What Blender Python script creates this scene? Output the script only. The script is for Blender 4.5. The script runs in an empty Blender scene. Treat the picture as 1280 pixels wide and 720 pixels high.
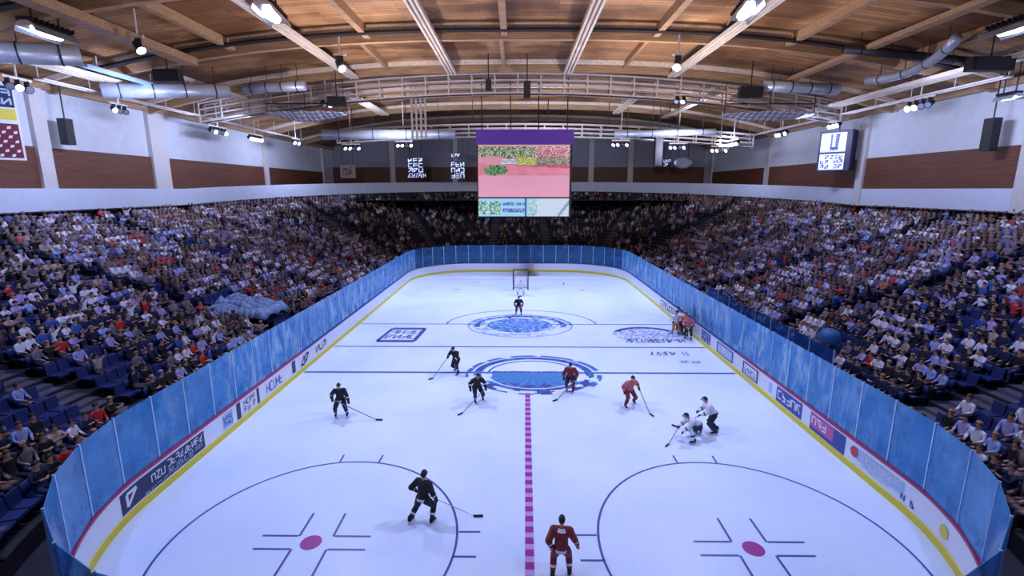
import bpy, bmesh, math, random
import numpy as np
from mathutils import Vector, Matrix, noise as mnoise

PI = math.pi
SC = bpy.context.scene
COL = SC.collection
rnd = random.Random(7)

# ------------------------------------------------------------------ camera
cam_d = bpy.data.cameras.new('camera'); cam = bpy.data.objects.new('camera', cam_d); COL.objects.link(cam)
cam.location = (0, 0, 10.0)
cam.rotation_euler = (math.radians(90 - 11.44), 0, math.radians(0.66))
cam_d.sensor_width = 36; cam_d.lens = 608 / 1280 * 36
cam_d.clip_end = 400
SC.camera = cam

# ------------------------------------------------------------------ world and exposure
w = bpy.data.worlds.new('world'); SC.world = w; w.use_nodes = True
w.node_tree.nodes['Background'].inputs[0].default_value = (0.30, 0.38, 0.75, 1)
w.node_tree.nodes['Background'].inputs[1].default_value = 0.10
SC.view_settings.view_transform = 'Standard'; SC.view_settings.look = 'None'
SC.view_settings.exposure = 0.0; SC.view_settings.gamma = 1.0; SC.view_settings.use_curve_mapping = False
SC.cycles.max_bounces = 6; SC.cycles.transparent_max_bounces = 24
SC.cycles.sample_clamp_indirect = 4.0
SC.cycles.caustics_reflective = False; SC.cycles.caustics_refractive = False

def spot(name, loc, target, power, size=90, blend=0.8, radius=0.35, color=(0.58, 0.645, 1.0), parent=None):
    d = bpy.data.lights.new(name, 'SPOT'); d.energy = power; d.color = color
    d.spot_size = math.radians(size); d.spot_blend = blend; d.shadow_soft_size = radius
    o = bpy.data.objects.new(name, d); COL.objects.link(o)
    o.location = loc
    o.rotation_euler = (Vector(target) - Vector(loc)).to_track_quat('-Z', 'Y').to_euler()
    return o

ICE_POWER = 7200
for sx in (-1, 1):
    for y, ty in ((5, 9), (16, 16), (28, 26), (39, 37), (50, 49)):
        p = ICE_POWER * {5: .38, 16: .75, 28: 1.08, 39: 1.08, 50: 2.2}[y]
        spot('rink_spot_lamp', (sx * 11.5, y, 18.6), (sx * 5.0, ty, 0), p, 84)
    for y in (17, 33, 49):                       # soft fill added for the stands, no fixtures at these points
        spot('seat_fill_spot', (sx * 15, y, 18.0), (sx * 24, y + 1, 4), 5000 if y < 45 else 1300, 105, 1.0, 0.6, (0.38, 0.47, 1.0))
    for y in (15, 27, 40):                       # added cross-rink fill without fixtures, brightens the opposite boards and glass
        spot('board_fill_spot', (sx * 9, y, 18.7), (-sx * 12.2, y + 1, .9), 3000, 58, .9, .35, (0.58, 0.66, 1.0))
# rectangular fill lights added without fixtures, for the roof, lower catwalk and walls
def area(name, loc, target, power, sx, sy, color):
    d = bpy.data.lights.new(name, 'AREA'); d.energy = power; d.color = color; d.shape = 'RECTANGLE'; d.size = sx; d.size_y = sy
    o = bpy.data.objects.new(name, d); COL.objects.link(o); o.location = loc
    o.rotation_euler = (Vector(target) - Vector(loc)).to_track_quat('-Z', 'Y').to_euler()
    return o
for x, y in ((-10, 22), (10, 22), (-12, 38), (12, 38)):
    area('roof_fill_light', (x * .8, y, 12.8), (x * 1.0, y + 2, 22), 1400, 1.2, 1.2, (0.98, 0.84, 0.80))  # free-floating fill added to lift the timber roof
for x in (-14, 4, 20):
    area('catwalk_fill_light', (x, 57, 15.2), (x, 63, 20), 1300, 1.0, 1.0, (0.78, 0.80, 1.0))  # added fill in mid-air, brightens the far lattice catwalk
for sx in (-1, 1):
    for y in (22, 36, 50, 66):
        area('wall_fill_light', (sx * 26.5, y, 16.0), (sx * 36, y + 2, 12.5), 900 if sx < 0 else 620, 2.5, 0.5, (0.58, 0.66, 1.0))  # added fill with no fixture, brightens the upper side walls

# ------------------------------------------------------------------ materials
def nt_new(name):
    m = bpy.data.materials.new(name); m.use_nodes = True
    t = m.node_tree; b = t.nodes['Principled BSDF']
    return m, t, b
def mat(name, col, rough=0.6, metal=0.0, noise=0.0, nscale=6.0, emit=None, estr=0.0, coat=0.0):
    m, t, b = nt_new(name)
    b.inputs['Base Color'].default_value = (*col, 1); b.inputs['Roughness'].default_value = rough; b.inputs['Metallic'].default_value = metal
    if coat: b.inputs['Coat Weight'].default_value = coat
    if noise:
        tc = t.nodes.new('ShaderNodeTexCoord'); n = t.nodes.new('ShaderNodeTexNoise'); n.inputs['Scale'].default_value = nscale; n.inputs['Detail'].default_value = 5
        r = t.nodes.new('ShaderNodeValToRGB'); t.links.new(tc.outputs['Object'], n.inputs['Vector']); t.links.new(n.outputs['Fac'], r.inputs['Fac'])
        r.color_ramp.elements[0].position = .3; r.color_ramp.elements[1].position = .7
        r.color_ramp.elements[0].color = (*[c * (1 - noise) for c in col], 1); r.color_ramp.elements[1].color = (*[min(1, c * (1 + noise)) for c in col], 1)
        t.links.new(r.outputs['Color'], b.inputs['Base Color'])
    if emit: b.inputs['Emission Color'].default_value = (*emit, 1); b.inputs['Emission Strength'].default_value = estr
    return m
def attr_mat(name, rough=0.6, emission=0.0):
    m, t, b = nt_new(name)
    a = t.nodes.new('ShaderNodeVertexColor'); a.layer_name = 'Col'
    b.inputs['Roughness'].default_value = rough
    if emission:
        b.inputs['Base Color'].default_value = (0.02, 0.02, 0.02, 1)
        t.links.new(a.outputs['Color'], b.inputs['Emission Color']); b.inputs['Emission Strength'].default_value = emission
    else: t.links.new(a.outputs['Color'], b.inputs['Base Color'])
    return m

M = {}
# ice: hard, faintly scratched and slightly glossy
m, t, b = nt_new('ice'); tc = t.nodes.new('ShaderNodeTexCoord'); n = t.nodes.new('ShaderNodeTexNoise'); n.inputs['Scale'].default_value = 0.35; n.inputs['Detail'].default_value = 6
t.links.new(tc.outputs['Object'], n.inputs['Vector'])
r = t.nodes.new('ShaderNodeValToRGB'); r.color_ramp.elements[0].position = .3; r.color_ramp.elements[1].position = .75
r.color_ramp.elements[0].color = (0.56, 0.69, 0.97, 1); r.color_ramp.elements[1].color = (0.66, 0.78, 0.98, 1)
t.links.new(n.outputs['Fac'], r.inputs['Fac']); t.links.new(r.outputs['Color'], b.inputs['Base Color'])
n2 = t.nodes.new('ShaderNodeTexNoise'); n2.inputs['Scale'].default_value = 3.0; n2.inputs['Detail'].default_value = 8
t.links.new(tc.outputs['Object'], n2.inputs['Vector'])
mr = t.nodes.new('ShaderNodeMapRange'); mr.inputs['To Min'].default_value = 0.22; mr.inputs['To Max'].default_value = 0.38
t.links.new(n2.outputs['Fac'], mr.inputs['Value']); t.links.new(mr.outputs['Result'], b.inputs['Roughness'])
b.inputs['Specular IOR Level'].default_value = 0.2; b.inputs['Coat Weight'].default_value = .12; b.inputs['Coat Roughness'].default_value = .14
M['ice'] = m
# timber roof boards
m, t, b = nt_new('roof_boards'); tc = t.nodes.new('ShaderNodeTexCoord'); mp = t.nodes.new('ShaderNodeMapping'); t.links.new(tc.outputs['Object'], mp.inputs['Vector'])
br = t.nodes.new('ShaderNodeTexBrick'); br.inputs['Scale'].default_value = 1.0; br.inputs['Brick Width'].default_value = 5.2; br.inputs['Row Height'].default_value = 0.42
br.inputs['Mortar Size'].default_value = 0.018; br.inputs['Color1'].default_value = (0.46, 0.245, 0.11, 1); br.inputs['Color2'].default_value = (0.26, 0.135, 0.062, 1); br.inputs['Mortar'].default_value = (0.07, 0.035, 0.018, 1)
t.links.new(mp.outputs['Vector'], br.inputs['Vector'])
n = t.nodes.new('ShaderNodeTexNoise'); n.inputs['Scale'].default_value = 0.16; n.inputs['Detail'].default_value = 3; t.links.new(tc.outputs['Object'], n.inputs['Vector'])
r = t.nodes.new('ShaderNodeValToRGB'); r.color_ramp.elements[0].position = .42; r.color_ramp.elements[1].position = .58; r.color_ramp.elements[0].color = (0.45, 0.40, 0.36, 1); r.color_ramp.elements[1].color = (1.25, 1.25, 1.25, 1)
t.links.new(n.outputs['Fac'], r.inputs['Fac'])
mx = t.nodes.new('ShaderNodeMix'); mx.data_type = 'RGBA'; mx.blend_type = 'MULTIPLY'; mx.inputs[0].default_value = 1
t.links.new(br.outputs['Color'], mx.inputs[6]); t.links.new(r.outputs['Color'], mx.inputs[7]); t.links.new(mx.outputs[2], b.inputs['Base Color']); b.inputs['Roughness'].default_value = .55
M['roof'] = m
def wood(name, c1, c2, scale=(1, 1, 1), rough=.5):
    m, t, b = nt_new(name); tc = t.nodes.new('ShaderNodeTexCoord'); mp = t.nodes.new('ShaderNodeMapping'); mp.inputs['Scale'].default_value = scale
    n = t.nodes.new('ShaderNodeTexNoise'); n.inputs['Scale'].default_value = 3; n.inputs['Detail'].default_value = 6
    r = t.nodes.new('ShaderNodeValToRGB'); r.color_ramp.elements[0].position = .35; r.color_ramp.elements[1].position = .68
    r.color_ramp.elements[0].color = (*c1, 1); r.color_ramp.elements[1].color = (*c2, 1)
    t.links.new(tc.outputs['Object'], mp.inputs['Vector']); t.links.new(mp.outputs['Vector'], n.inputs['Vector']); t.links.new(n.outputs['Fac'], r.inputs['Fac']); t.links.new(r.outputs['Color'], b.inputs['Base Color'])
    b.inputs['Roughness'].default_value = rough
    return m
M['beam'] = wood('glulam', (0.30, 0.18, 0.10), (0.48, 0.31, 0.18), (.2, 3, 3))
M['strip'] = wood('pale_timber', (0.58, 0.50, 0.42), (0.82, 0.74, 0.66), (3, .2, 3))
M['panel'] = wood('brown_cladding', (0.105, 0.035, 0.020), (0.17, 0.062, 0.036), (.4, .15, 6), .6)
M['steel'] = mat('painted_steel', (0.66, 0.60, 0.60), .45, .1, .12)
M['wall'] = mat('white_wall', (0.62, 0.65, 0.74), .7, 0, .05, 1.2)
M['column'] = mat('column_paint', (0.60, 0.58, 0.60), .6, 0, .06)
M['band'] = mat('parapet_paint', (0.60, 0.66, 0.82), .5, 0, .04, 1.5)
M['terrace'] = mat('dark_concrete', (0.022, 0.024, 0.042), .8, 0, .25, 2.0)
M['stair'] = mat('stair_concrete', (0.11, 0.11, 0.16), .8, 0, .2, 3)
M['board'] = mat('white_board', (0.78, 0.83, 0.92), .35, 0, .03)
M['yellow'] = mat('yellow_kick', (0.72, 0.62, 0.02), .4)
M['redcap'] = mat('red_cap', (0.33, 0.02, 0.10), .4)
M['bluecap'] = mat('blue_cap', (0.04, 0.05, 0.25), .4)
M['post'] = mat('aluminium_post', (0.45, 0.62, 0.85), .35, .3)
M['paint_blue'] = mat('blue_ice_paint', (0.03, 0.09, 0.34), .35)
M['paint_navy'] = mat('navy_ice_paint', (0.055, 0.075, 0.30), .35)
M['paint_pink'] = mat('magenta_ice_paint', (0.30, 0.03, 0.26), .35)
M['paint_violet'] = mat('violet_ice_paint', (0.45, 0.30, 0.72), .35)
M['logo'] = attr_mat('ice_logo_paint', .35)
M['screen'] = attr_mat('screen_picture', .3, 1.0)
M['purple'] = mat('purple_fascia', (0.055, 0.012, 0.16), .5, emit=(0.10, 0.03, 0.34), estr=.45)
M['black'] = mat('black_plastic', (0.012, 0.012, 0.016), .5)
M['darkmetal'] = mat('dark_metal', (0.04, 0.04, 0.055), .45, .5)
M['duct'] = mat('galvanised_duct', (0.55, 0.62, 0.78), .35, .35, .12, 1.5)
M['fabric'] = mat('pale_fabric_sheet', (0.52, 0.54, 0.66), .8, 0, .12)
M['lens'] = mat('lamp_lens', (0.9, 0.93, 1), .3, emit=(0.82, 0.88, 1.0), estr=9.0)
M['bluelens'] = mat('blue_lens', (0.2, 0.4, 0.9), .3, emit=(0.16, 0.36, 0.85), estr=.8)
M['reflector'] = mat('lamp_reflector', (0.55, 0.6, 0.72), .25, .8)
M['seat'] = mat('navy_seat_plastic', (0.022, 0.040, 0.17), .45)
M['seatgrey'] = mat('grey_seat_plastic', (0.10, 0.10, 0.13), .5)
M['white'] = mat('white_print', (0.78, 0.80, 0.88), .5)
M['adblue'] = mat('blue_print', (0.02, 0.06, 0.32), .45)
M['adnavy'] = mat('navy_print', (0.012, 0.016, 0.09), .45)
M['adpink'] = mat('pink_print', (0.55, 0.10, 0.30), .5)
M['adpale'] = mat('pale_blue_print', (0.40, 0.56, 0.80), .5)
M['adred'] = mat('red_print', (0.5, 0.06, 0.06), .5)
M['adyel'] = mat('yellow_print', (0.75, 0.62, 0.08), .5)
M['maroon'] = mat('maroon_print', (0.16, 0.012, 0.035), .6)
M['cream'] = mat('cream_board', (0.42, 0.37, 0.34), .6)
M['litwhite'] = mat('backlit_white', (0.7, 0.75, 0.9), .4, emit=(0.55, 0.62, 0.95), estr=.75)
M['tarp'] = mat('pale_blue_tarpaulin', (0.22, 0.36, 0.62), .6, 0, .15, 2)
M['bluedrum'] = mat('bright_blue_shell', (0.03, 0.16, 0.42), .4)
M['skin'] = mat('skin', (0.52, 0.30, 0.21), .55)
M['hair'] = mat('dark_hair', (0.014, 0.010, 0.010), .6)
M['net'] = mat('white_net_cord', (0.7, 0.73, 0.8), .7)
M['blade'] = mat('skate_steel', (0.6, 0.65, 0.75), .2, .9)
M['kit_red'] = mat('red_cloth', (0.20, 0.020, 0.022), .75, 0, .25, 9)
M['kit_navy'] = mat('navy_cloth', (0.012, 0.014, 0.040), .75, 0, .2, 9)
M['kit_white'] = mat('white_cloth', (0.66, 0.68, 0.78), .75, 0, .1, 9)
M['kit_pink'] = mat('salmon_cloth', (0.55, 0.13, 0.14), .75, 0, .2, 9)
M['kit_black'] = mat('black_cloth', (0.010, 0.010, 0.013), .8)
M['kit_orange'] = mat('orange_cloth', (0.50, 0.17, 0.05), .75)
M['wood_stick'] = mat('grey_stick', (0.16, 0.17, 0.24), .5)
# rink glass: clear sheet, blue tinted and smeared
def glass(name, col, a0, a1, scale, smear=None):
    m, t, b = nt_new(name)
    b.inputs['Base Color'].default_value = (*col, 1); b.inputs['Roughness'].default_value = .12; b.inputs['Specular IOR Level'].default_value = .5
    tc = t.nodes.new('ShaderNodeTexCoord'); n = t.nodes.new('ShaderNodeTexNoise'); n.inputs['Scale'].default_value = scale; n.inputs['Detail'].default_value = 7; n.inputs['Roughness'].default_value = .7
    t.links.new(tc.outputs['Object'], n.inputs['Vector'])
    r = t.nodes.new('ShaderNodeMapRange'); r.inputs['From Min'].default_value = .35; r.inputs['From Max'].default_value = .7; r.inputs['To Min'].default_value = a0; r.inputs['To Max'].default_value = a1
    t.links.new(n.outputs['Fac'], r.inputs['Value'])
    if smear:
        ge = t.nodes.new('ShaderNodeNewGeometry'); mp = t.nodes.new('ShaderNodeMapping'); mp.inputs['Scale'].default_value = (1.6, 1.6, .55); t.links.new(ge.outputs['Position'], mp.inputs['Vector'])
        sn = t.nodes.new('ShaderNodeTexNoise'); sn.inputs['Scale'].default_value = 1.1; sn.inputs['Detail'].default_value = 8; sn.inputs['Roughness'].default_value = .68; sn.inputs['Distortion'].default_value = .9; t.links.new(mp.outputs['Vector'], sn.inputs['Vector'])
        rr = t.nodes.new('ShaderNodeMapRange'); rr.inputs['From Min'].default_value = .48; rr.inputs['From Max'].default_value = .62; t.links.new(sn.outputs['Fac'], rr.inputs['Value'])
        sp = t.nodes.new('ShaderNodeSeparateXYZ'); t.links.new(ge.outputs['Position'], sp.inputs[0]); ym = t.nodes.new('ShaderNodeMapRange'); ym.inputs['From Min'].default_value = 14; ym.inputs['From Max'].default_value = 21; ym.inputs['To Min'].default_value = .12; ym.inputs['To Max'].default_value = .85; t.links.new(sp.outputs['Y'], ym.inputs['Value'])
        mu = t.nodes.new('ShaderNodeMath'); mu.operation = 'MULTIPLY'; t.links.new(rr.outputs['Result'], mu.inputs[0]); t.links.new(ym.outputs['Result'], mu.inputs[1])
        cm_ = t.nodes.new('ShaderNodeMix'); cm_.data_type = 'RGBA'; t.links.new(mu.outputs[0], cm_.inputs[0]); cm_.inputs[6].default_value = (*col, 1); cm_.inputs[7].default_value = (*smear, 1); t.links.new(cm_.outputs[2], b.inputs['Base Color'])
    gl = t.nodes.new('ShaderNodeBsdfTransparent'); gl.inputs[0].default_value = (0.55, 0.78, 1.0, 1)
    mix = t.nodes.new('ShaderNodeMixShader'); t.links.new(r.outputs['Result'], mix.inputs[0]); t.links.new(gl.outputs[0], mix.inputs[1]); t.links.new(b.outputs[0], mix.inputs[2])
    t.links.new(mix.outputs[0], t.nodes['Material Output'].inputs['Surface'])
    return m
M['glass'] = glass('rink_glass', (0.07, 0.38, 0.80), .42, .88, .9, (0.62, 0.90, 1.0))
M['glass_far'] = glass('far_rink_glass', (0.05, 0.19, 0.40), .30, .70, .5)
M['glass_dark'] = glass('bench_glass', (0.02, 0.07, 0.25), .45, .7, .9)
# crowd clothes
m, t, b = nt_new('shirt_cloth'); oi = t.nodes.new('ShaderNodeObjectInfo'); t.links.new(oi.outputs['Color'], b.inputs['Base Color']); b.inputs['Roughness'].default_value = .8; M['shirt'] = m
m, t, b = nt_new('trouser_cloth'); oi = t.nodes.new('ShaderNodeObjectInfo'); r = t.nodes.new('ShaderNodeValToRGB'); r.color_ramp.interpolation = 'CONSTANT'
r.color_ramp.elements[0].color = (0.012, 0.014, 0.03, 1); r.color_ramp.elements[1].position = .5; r.color_ramp.elements[1].color = (0.03, 0.045, 0.12, 1); e = r.color_ramp.elements.new(.85); e.color = (0.09, 0.08, 0.09, 1)
t.links.new(oi.outputs['Random'], r.inputs['Fac']); t.links.new(r.outputs['Color'], b.inputs['Base Color']); b.inputs['Roughness'].default_value = .85; M['trousers'] = m
M['crowd'] = attr_mat('crowd_clothes', .8)
HAIRC = {'dark': (0.012, 0.009, 0.009), 'brown': (0.07, 0.035, 0.018), 'fair': (0.34, 0.22, 0.10), 'grey': (0.30, 0.30, 0.32)}
for k, c in HAIRC.items(): M['hair_' + k] = mat(k + '_crowd_hair', c, .6)

# ------------------------------------------------------------------ mesh helpers
class MB:
    def __init__(s): s.v = []; s.f = []; s.c = []
    def quad(s, a, b, c, d, col=None):
        n = len(s.v); s.v += [a, b, c, d]; s.f.append((n, n + 1, n + 2, n + 3)); s.c.append(col)
    def box(s, x0, x1, y0, y1, z0, z1, col=None):
        n = len(s.v)
        s.v += [(x0, y0, z0), (x1, y0, z0), (x1, y1, z0), (x0, y1, z0), (x0, y0, z1), (x1, y0, z1), (x1, y1, z1), (x0, y1, z1)]
        for q in ((0, 3, 2, 1), (4, 5, 6, 7), (0, 1, 5, 4), (1, 2, 6, 5), (2, 3, 7, 6), (3, 0, 4, 7)): s.f.append(tuple(n + i for i in q)); s.c.append(col)
    def obox(s, o, ux, uy, uz, col=None):      # oriented box from corner o with edge vectors
        o = Vector(o); ux = Vector(ux); uy = Vector(uy); uz = Vector(uz); n = len(s.v)
        for p in (o, o + ux, o + ux + uy, o + uy): s.v.append(tuple(p))
        for p in (o, o + ux, o + ux + uy, o + uy): s.v.append(tuple(p + uz))
        for q in ((0, 3, 2, 1), (4, 5, 6, 7), (0, 1, 5, 4), (1, 2, 6, 5), (2, 3, 7, 6), (3, 0, 4, 7)): s.f.append(tuple(n + i for i in q)); s.c.append(col)
    def tube(s, a, b, r, r2=None, n=8, caps=True):
        a = Vector(a); b = Vector(b); r2 = r if r2 is None else r2
        d = (b - a).normalized(); u = d.orthogonal().normalized(); v = d.cross(u); k = len(s.v)
        for i in range(n):
            c, q = math.cos(2 * PI * i / n), math.sin(2 * PI * i / n)
            s.v.append(tuple(a + (u * c + v * q) * r)); s.v.append(tuple(b + (u * c + v * q) * r2))
        for i in range(n):
            j = (i + 1) % n; s.f.append((k + 2 * i, k + 2 * j, k + 2 * j + 1, k + 2 * i + 1)); s.c.append(None)
        if caps:
            s.f.append(tuple(k + 2 * i for i in range(n))[::-1]); s.f.append(tuple(k + 2 * i + 1 for i in range(n))); s.c += [None, None]
    def bar(s, a, b, wd, h, up=(0, 0, 1)):     # rectangular bar between two points
        a = Vector(a); b = Vector(b); d = b - a; side = d.cross(Vector(up)).normalized() * wd; u = side.cross(d).normalized() * h
        s.obox(a - side / 2 - u / 2, d, side, u)
    def mesh(s, name):
        me = bpy.data.meshes.new(name); me.from_pydata(s.v, [], s.f)
        if any(c is not None for c in s.c):
            a = me.color_attributes.new('Col', 'FLOAT_COLOR', 'CORNER'); arr = []
            for f, c in zip(s.f, s.c): arr += list((*(c or (1, 1, 1)), 1)) * len(f)
            a.data.foreach_set('color', arr)
        me.update(); return me
    def build(s, name, m, parent=None, smooth=False):
        me = s.mesh(name); me.materials.append(m)
        if smooth:
            for p in me.polygons: p.use_smooth = True
        return link(name, me, parent)
def link(name, me, parent=None):
    o = bpy.data.objects.new(name, me); COL.objects.link(o)
    if parent: o.parent = parent
    return o
def tag(o, label=None, cat=None, group=None, kind=None):
    if label: o['label'] = label
    if cat: o['category'] = cat
    if group: o['group'] = group
    if kind: o['kind'] = kind
    return o
def thing(name, label, cat, loc=(0, 0, 0), rz=0, group=None):
    o = bpy.data.objects.new(name, None); COL.objects.link(o); o.location = loc; o.rotation_euler = (0, 0, rz); o.empty_display_size = .2
    return tag(o, label, cat, group)
def struct(name, mb, m, parent=None, smooth=False):
    o = mb.build(name, m, parent, smooth)
    if parent is None: o['kind'] = 'structure'
    return o
def loft(rings, name, m, parent=None, closed=True, smooth=True):
    me = bpy.data.meshes.new(name); v = []; f = []; n = len(rings[0])
    for r_ in rings: v += [tuple(p) for p in r_]
    for i in range(len(rings) - 1):
        for j in range(n if closed else n - 1):
            k = (j + 1) % n; f.append((i * n + j, i * n + k, (i + 1) * n + k, (i + 1) * n + j))
    if closed: f.append(tuple(range(n))[::-1]); f.append(tuple(range((len(rings) - 1) * n, len(rings) * n)))
    me.from_pydata(v, [], f); me.materials.append(m)
    for p in me.polygons: p.use_smooth = smooth
    me.update(); return link(name, me, parent)
def skin_mesh(name, nodes, edges, sub=1, root=0):
    """one continuous tapering surface grown around connected joints"""
    me = bpy.data.meshes.new(name + '_rig'); me.from_pydata([n_[0] for n_ in nodes], edges, []); me.update()
    o = bpy.data.objects.new(name + '_rig', me); COL.objects.link(o)
    md = o.modifiers.new('s', 'SKIN'); md.use_smooth_shade = True
    for i, n_ in enumerate(nodes):
        sv = me.skin_vertices[0].data[i]; rr = n_[1]; sv.radius = rr if isinstance(rr, tuple) else (rr, rr); sv.use_root = (i == root)
    if sub: sm = o.modifiers.new('u', 'SUBSURF'); sm.levels = sub; sm.render_levels = sub
    dg = bpy.context.evaluated_depsgraph_get(); out = bpy.data.meshes.new_from_object(o.evaluated_get(dg)); out.name = name
    bpy.data.objects.remove(o); bpy.data.meshes.remove(me)
    for p in out.polygons: p.use_smooth = True
    return out
def blob_mesh(name, segs, voxel=.02, smooth=5):
    """tapering limbs fused into one continuous skin; segs = (a, radius a, b, radius b[, flatten])"""
    bm = bmesh.new()
    for sg in segs:
        a, ra, b_, rb = Vector(sg[0]), sg[1], Vector(sg[2]), sg[3]; d = b_ - a; n_ = max(2, int(d.length / (min(ra, rb) * .35)) + 1)
        n_ = min(n_, 14)
        prev = None; d1 = d.normalized() if d.length > 1e-6 else Vector((0, 0, 1)); u = d1.orthogonal().normalized(); v = d1.cross(u); N_ = 14
        rings = []
        for t_, k in ((-1, .35), (-.75, .7), (-.4, .93)): rings.append((a + d1 * ra * t_, ra * k))
        for i in range(n_ + 1): q = i / n_; rings.append((a + d * q, ra + (rb - ra) * q))
        for t_, k in ((.4, .93), (.75, .7), (1, .35)): rings.append((b_ + d1 * rb * t_, rb * k))
        vs = [[bm.verts.new(c + (u * math.cos(2 * PI * j / N_) + v * math.sin(2 * PI * j / N_)) * r_) for j in range(N_)] for c, r_ in rings]
        for i in range(len(vs) - 1):
            for j in range(N_): bm.faces.new((vs[i][j], vs[i][(j + 1) % N_], vs[i + 1][(j + 1) % N_], vs[i + 1][j]))
        bm.faces.new(vs[0][::-1]); bm.faces.new(vs[-1])
    me = bpy.data.meshes.new(name + '_rig'); bm.to_mesh(me); bm.free(); o = bpy.data.objects.new(name + '_rig', me); COL.objects.link(o)
    md = o.modifiers.new('r', 'REMESH'); md.mode = 'VOXEL'; md.voxel_size = voxel; md.use_smooth_shade = True
    sm = o.modifiers.new('s', 'SMOOTH'); sm.factor = .5; sm.iterations = smooth
    dg = bpy.context.evaluated_depsgraph_get(); out = bpy.data.meshes.new_from_object(o.evaluated_get(dg)); out.name = name
    bpy.data.objects.remove(o); bpy.data.meshes.remove(me)
    for p in out.polygons: p.use_smooth = True
    return out
WORDS = ['first', 'second', 'third', 'fourth', 'fifth', 'sixth', 'seventh', 'eighth', 'ninth', 'tenth', 'eleventh', 'twelfth', 'thirteenth', 'fourteenth', 'fifteenth',
         'sixteenth', 'seventeenth', 'eighteenth', 'nineteenth', 'twentieth', 'twenty-first', 'twenty-second', 'twenty-third', 'twenty-fourth']
def ordn(i):
    if i < 24: return WORDS[i]
    tens = ['', '', 'twenty', 'thirty', 'forty', 'fifty', 'sixty', 'seventy', 'eighty', 'ninety'][min(9, (i + 1) // 10)]; u = (i + 1) % 10
    return tens + ('-' + WORDS[u - 1] if u else 'th')

# ------------------------------------------------------------------ rink outline
CX, HW, Y0, Y1, RR = 0.1, 12.1, 7.0, 59.5, 7.0
def base_path(step=1.0, astep=5):
    out = []                                    # x, y, nx, ny  from the near centre, up the left side and back down the right side
    def seg(ax, ay, bx, by, nx, ny):
        n_ = max(1, int(math.hypot(bx - ax, by - ay) / step))
        for i in range(n_): q = i / n_; out.append((ax + (bx - ax) * q, ay + (by - ay) * q, nx, ny))
    def arc(cx, cy, a0, a1):
        n_ = int(abs(a1 - a0) / astep)
        for i in range(n_):
            a = math.radians(a0 + (a1 - a0) * i / n_); out.append((cx + RR * math.cos(a), cy + RR * math.sin(a), math.cos(a), math.sin(a)))
    L, R_ = CX - HW, CX + HW
    seg(CX, Y0, L + RR, Y0, 0, -1); arc(L + RR, Y0 + RR, 270, 180); seg(L, Y0 + RR, L, Y1 - RR, -1, 0); arc(L + RR, Y1 - RR, 180, 90)
    seg(L + RR, Y1, R_ - RR, Y1, 0, 1); arc(R_ - RR, Y1 - RR, 90, 0); seg(R_, Y1 - RR, R_, Y0 + RR, 1, 0); arc(R_ - RR, Y0 + RR, 0, -90); seg(R_ - RR, Y0, CX, Y0, 0, -1)
    return out
BASE = base_path(); FINE = base_path(.25, 1)
LIFT, D0_ = 1.3, 1.6                            # the far end of the bowl climbs a little steeper
def off(p, d, z=0.0):
    return (p[0] + p[2] * d, p[1] + p[3] * d * (1 + .4 * max(0, p[3])), z + LIFT * max(0, p[3]) * max(0, d - D0_) / 22)
def strip_mesh(path, profile, closed_profile=True, loop=True):
    mb = MB(); n = len(profile); N = len(path)
    for p in path:
        for d, z in profile: mb.v.append(off(p, d, z))
    for i in range(N if loop else N - 1):
        j = (i + 1) % N
        for k in range(n if closed_profile else n - 1):
            l = (k + 1) % n; mb.f.append((i * n + k, i * n + l, j * n + l, j * n + k)); mb.c.append(None)
    if closed_profile and not loop:
        mb.f.append(tuple(range(n))); mb.f.append(tuple(range((N - 1) * n, N * n))[::-1]); mb.c += [None, None]
    return mb

# ------------------------------------------------------------------ floor: the ice sheet and its painted markings
mb = MB(); N = len(FINE)
for p in FINE: mb.v.append((*off(p, .05)[:2], 0))
for p in FINE: mb.v.append((*off(p, .05)[:2], -.3))
mb.f.append(tuple(range(N))[::-1]); mb.f.append(tuple(range(N, 2 * N))); mb.c += [None, None]
for i in range(N): j = (i + 1) % N; mb.f.append((i, j, N + j, N + i)); mb.c.append(None)
floor = struct('floor', mb, M['ice'])
bm = bmesh.new(); bm.from_mesh(floor.data); bmesh.ops.recalc_face_normals(bm, faces=bm.faces); bm.to_mesh(floor.data); bm.free()
ZP = .006
def line(name, a, b, wd, m=None, label=None):
    q = MB(); a = Vector((*a, ZP)); b = Vector((*b, ZP)); d = (b - a).normalized(); s = Vector((-d.y, d.x, 0)) * wd / 2
    q.quad(tuple(a - s), tuple(b - s), tuple(b + s), tuple(a + s)); o = q.build(name, m or M['paint_navy'], floor)
    if label: o['label'] = label
    return o
def ellipse(name, cx, cy, rx, ry, wd, a0=0, a1=360, m=None, z=ZP):
    q = MB(); n = 96
    for i in range(n):
        t0 = math.radians(a0 + (a1 - a0) * i / n); t1 = math.radians(a0 + (a1 - a0) * (i + 1) / n)
        f = lambda t_, k: (cx + (rx + k) * math.cos(t_), cy + (ry + k) * math.sin(t_), z)
        q.quad(f(t0, -wd / 2), f(t0, wd / 2), f(t1, wd / 2), f(t1, -wd / 2))
    return q.build(name, m or M['paint_navy'], floor)
def disc(name, cx, cy, r_, m, z=ZP):
    q = MB(); n = 40
    q.v = [(cx + r_ * math.cos(2 * PI * i / n), cy + r_ * math.sin(2 * PI * i / n), z) for i in range(n)]; q.f = [tuple(range(n))]; q.c = [None]
    return q.build(name, m, floor)
line('blue_line', (-11.9, 25.6), (12.1, 25.65), .22, M['paint_blue'], 'thick blue line nearest the camera')
line('rink_line', (-11.9, 30.15), (12.1, 30.15), .17, M['paint_navy'])
line('rink_line', (-11.9, 35.55), (12.1, 35.6), .15, M['paint_navy'])
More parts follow.
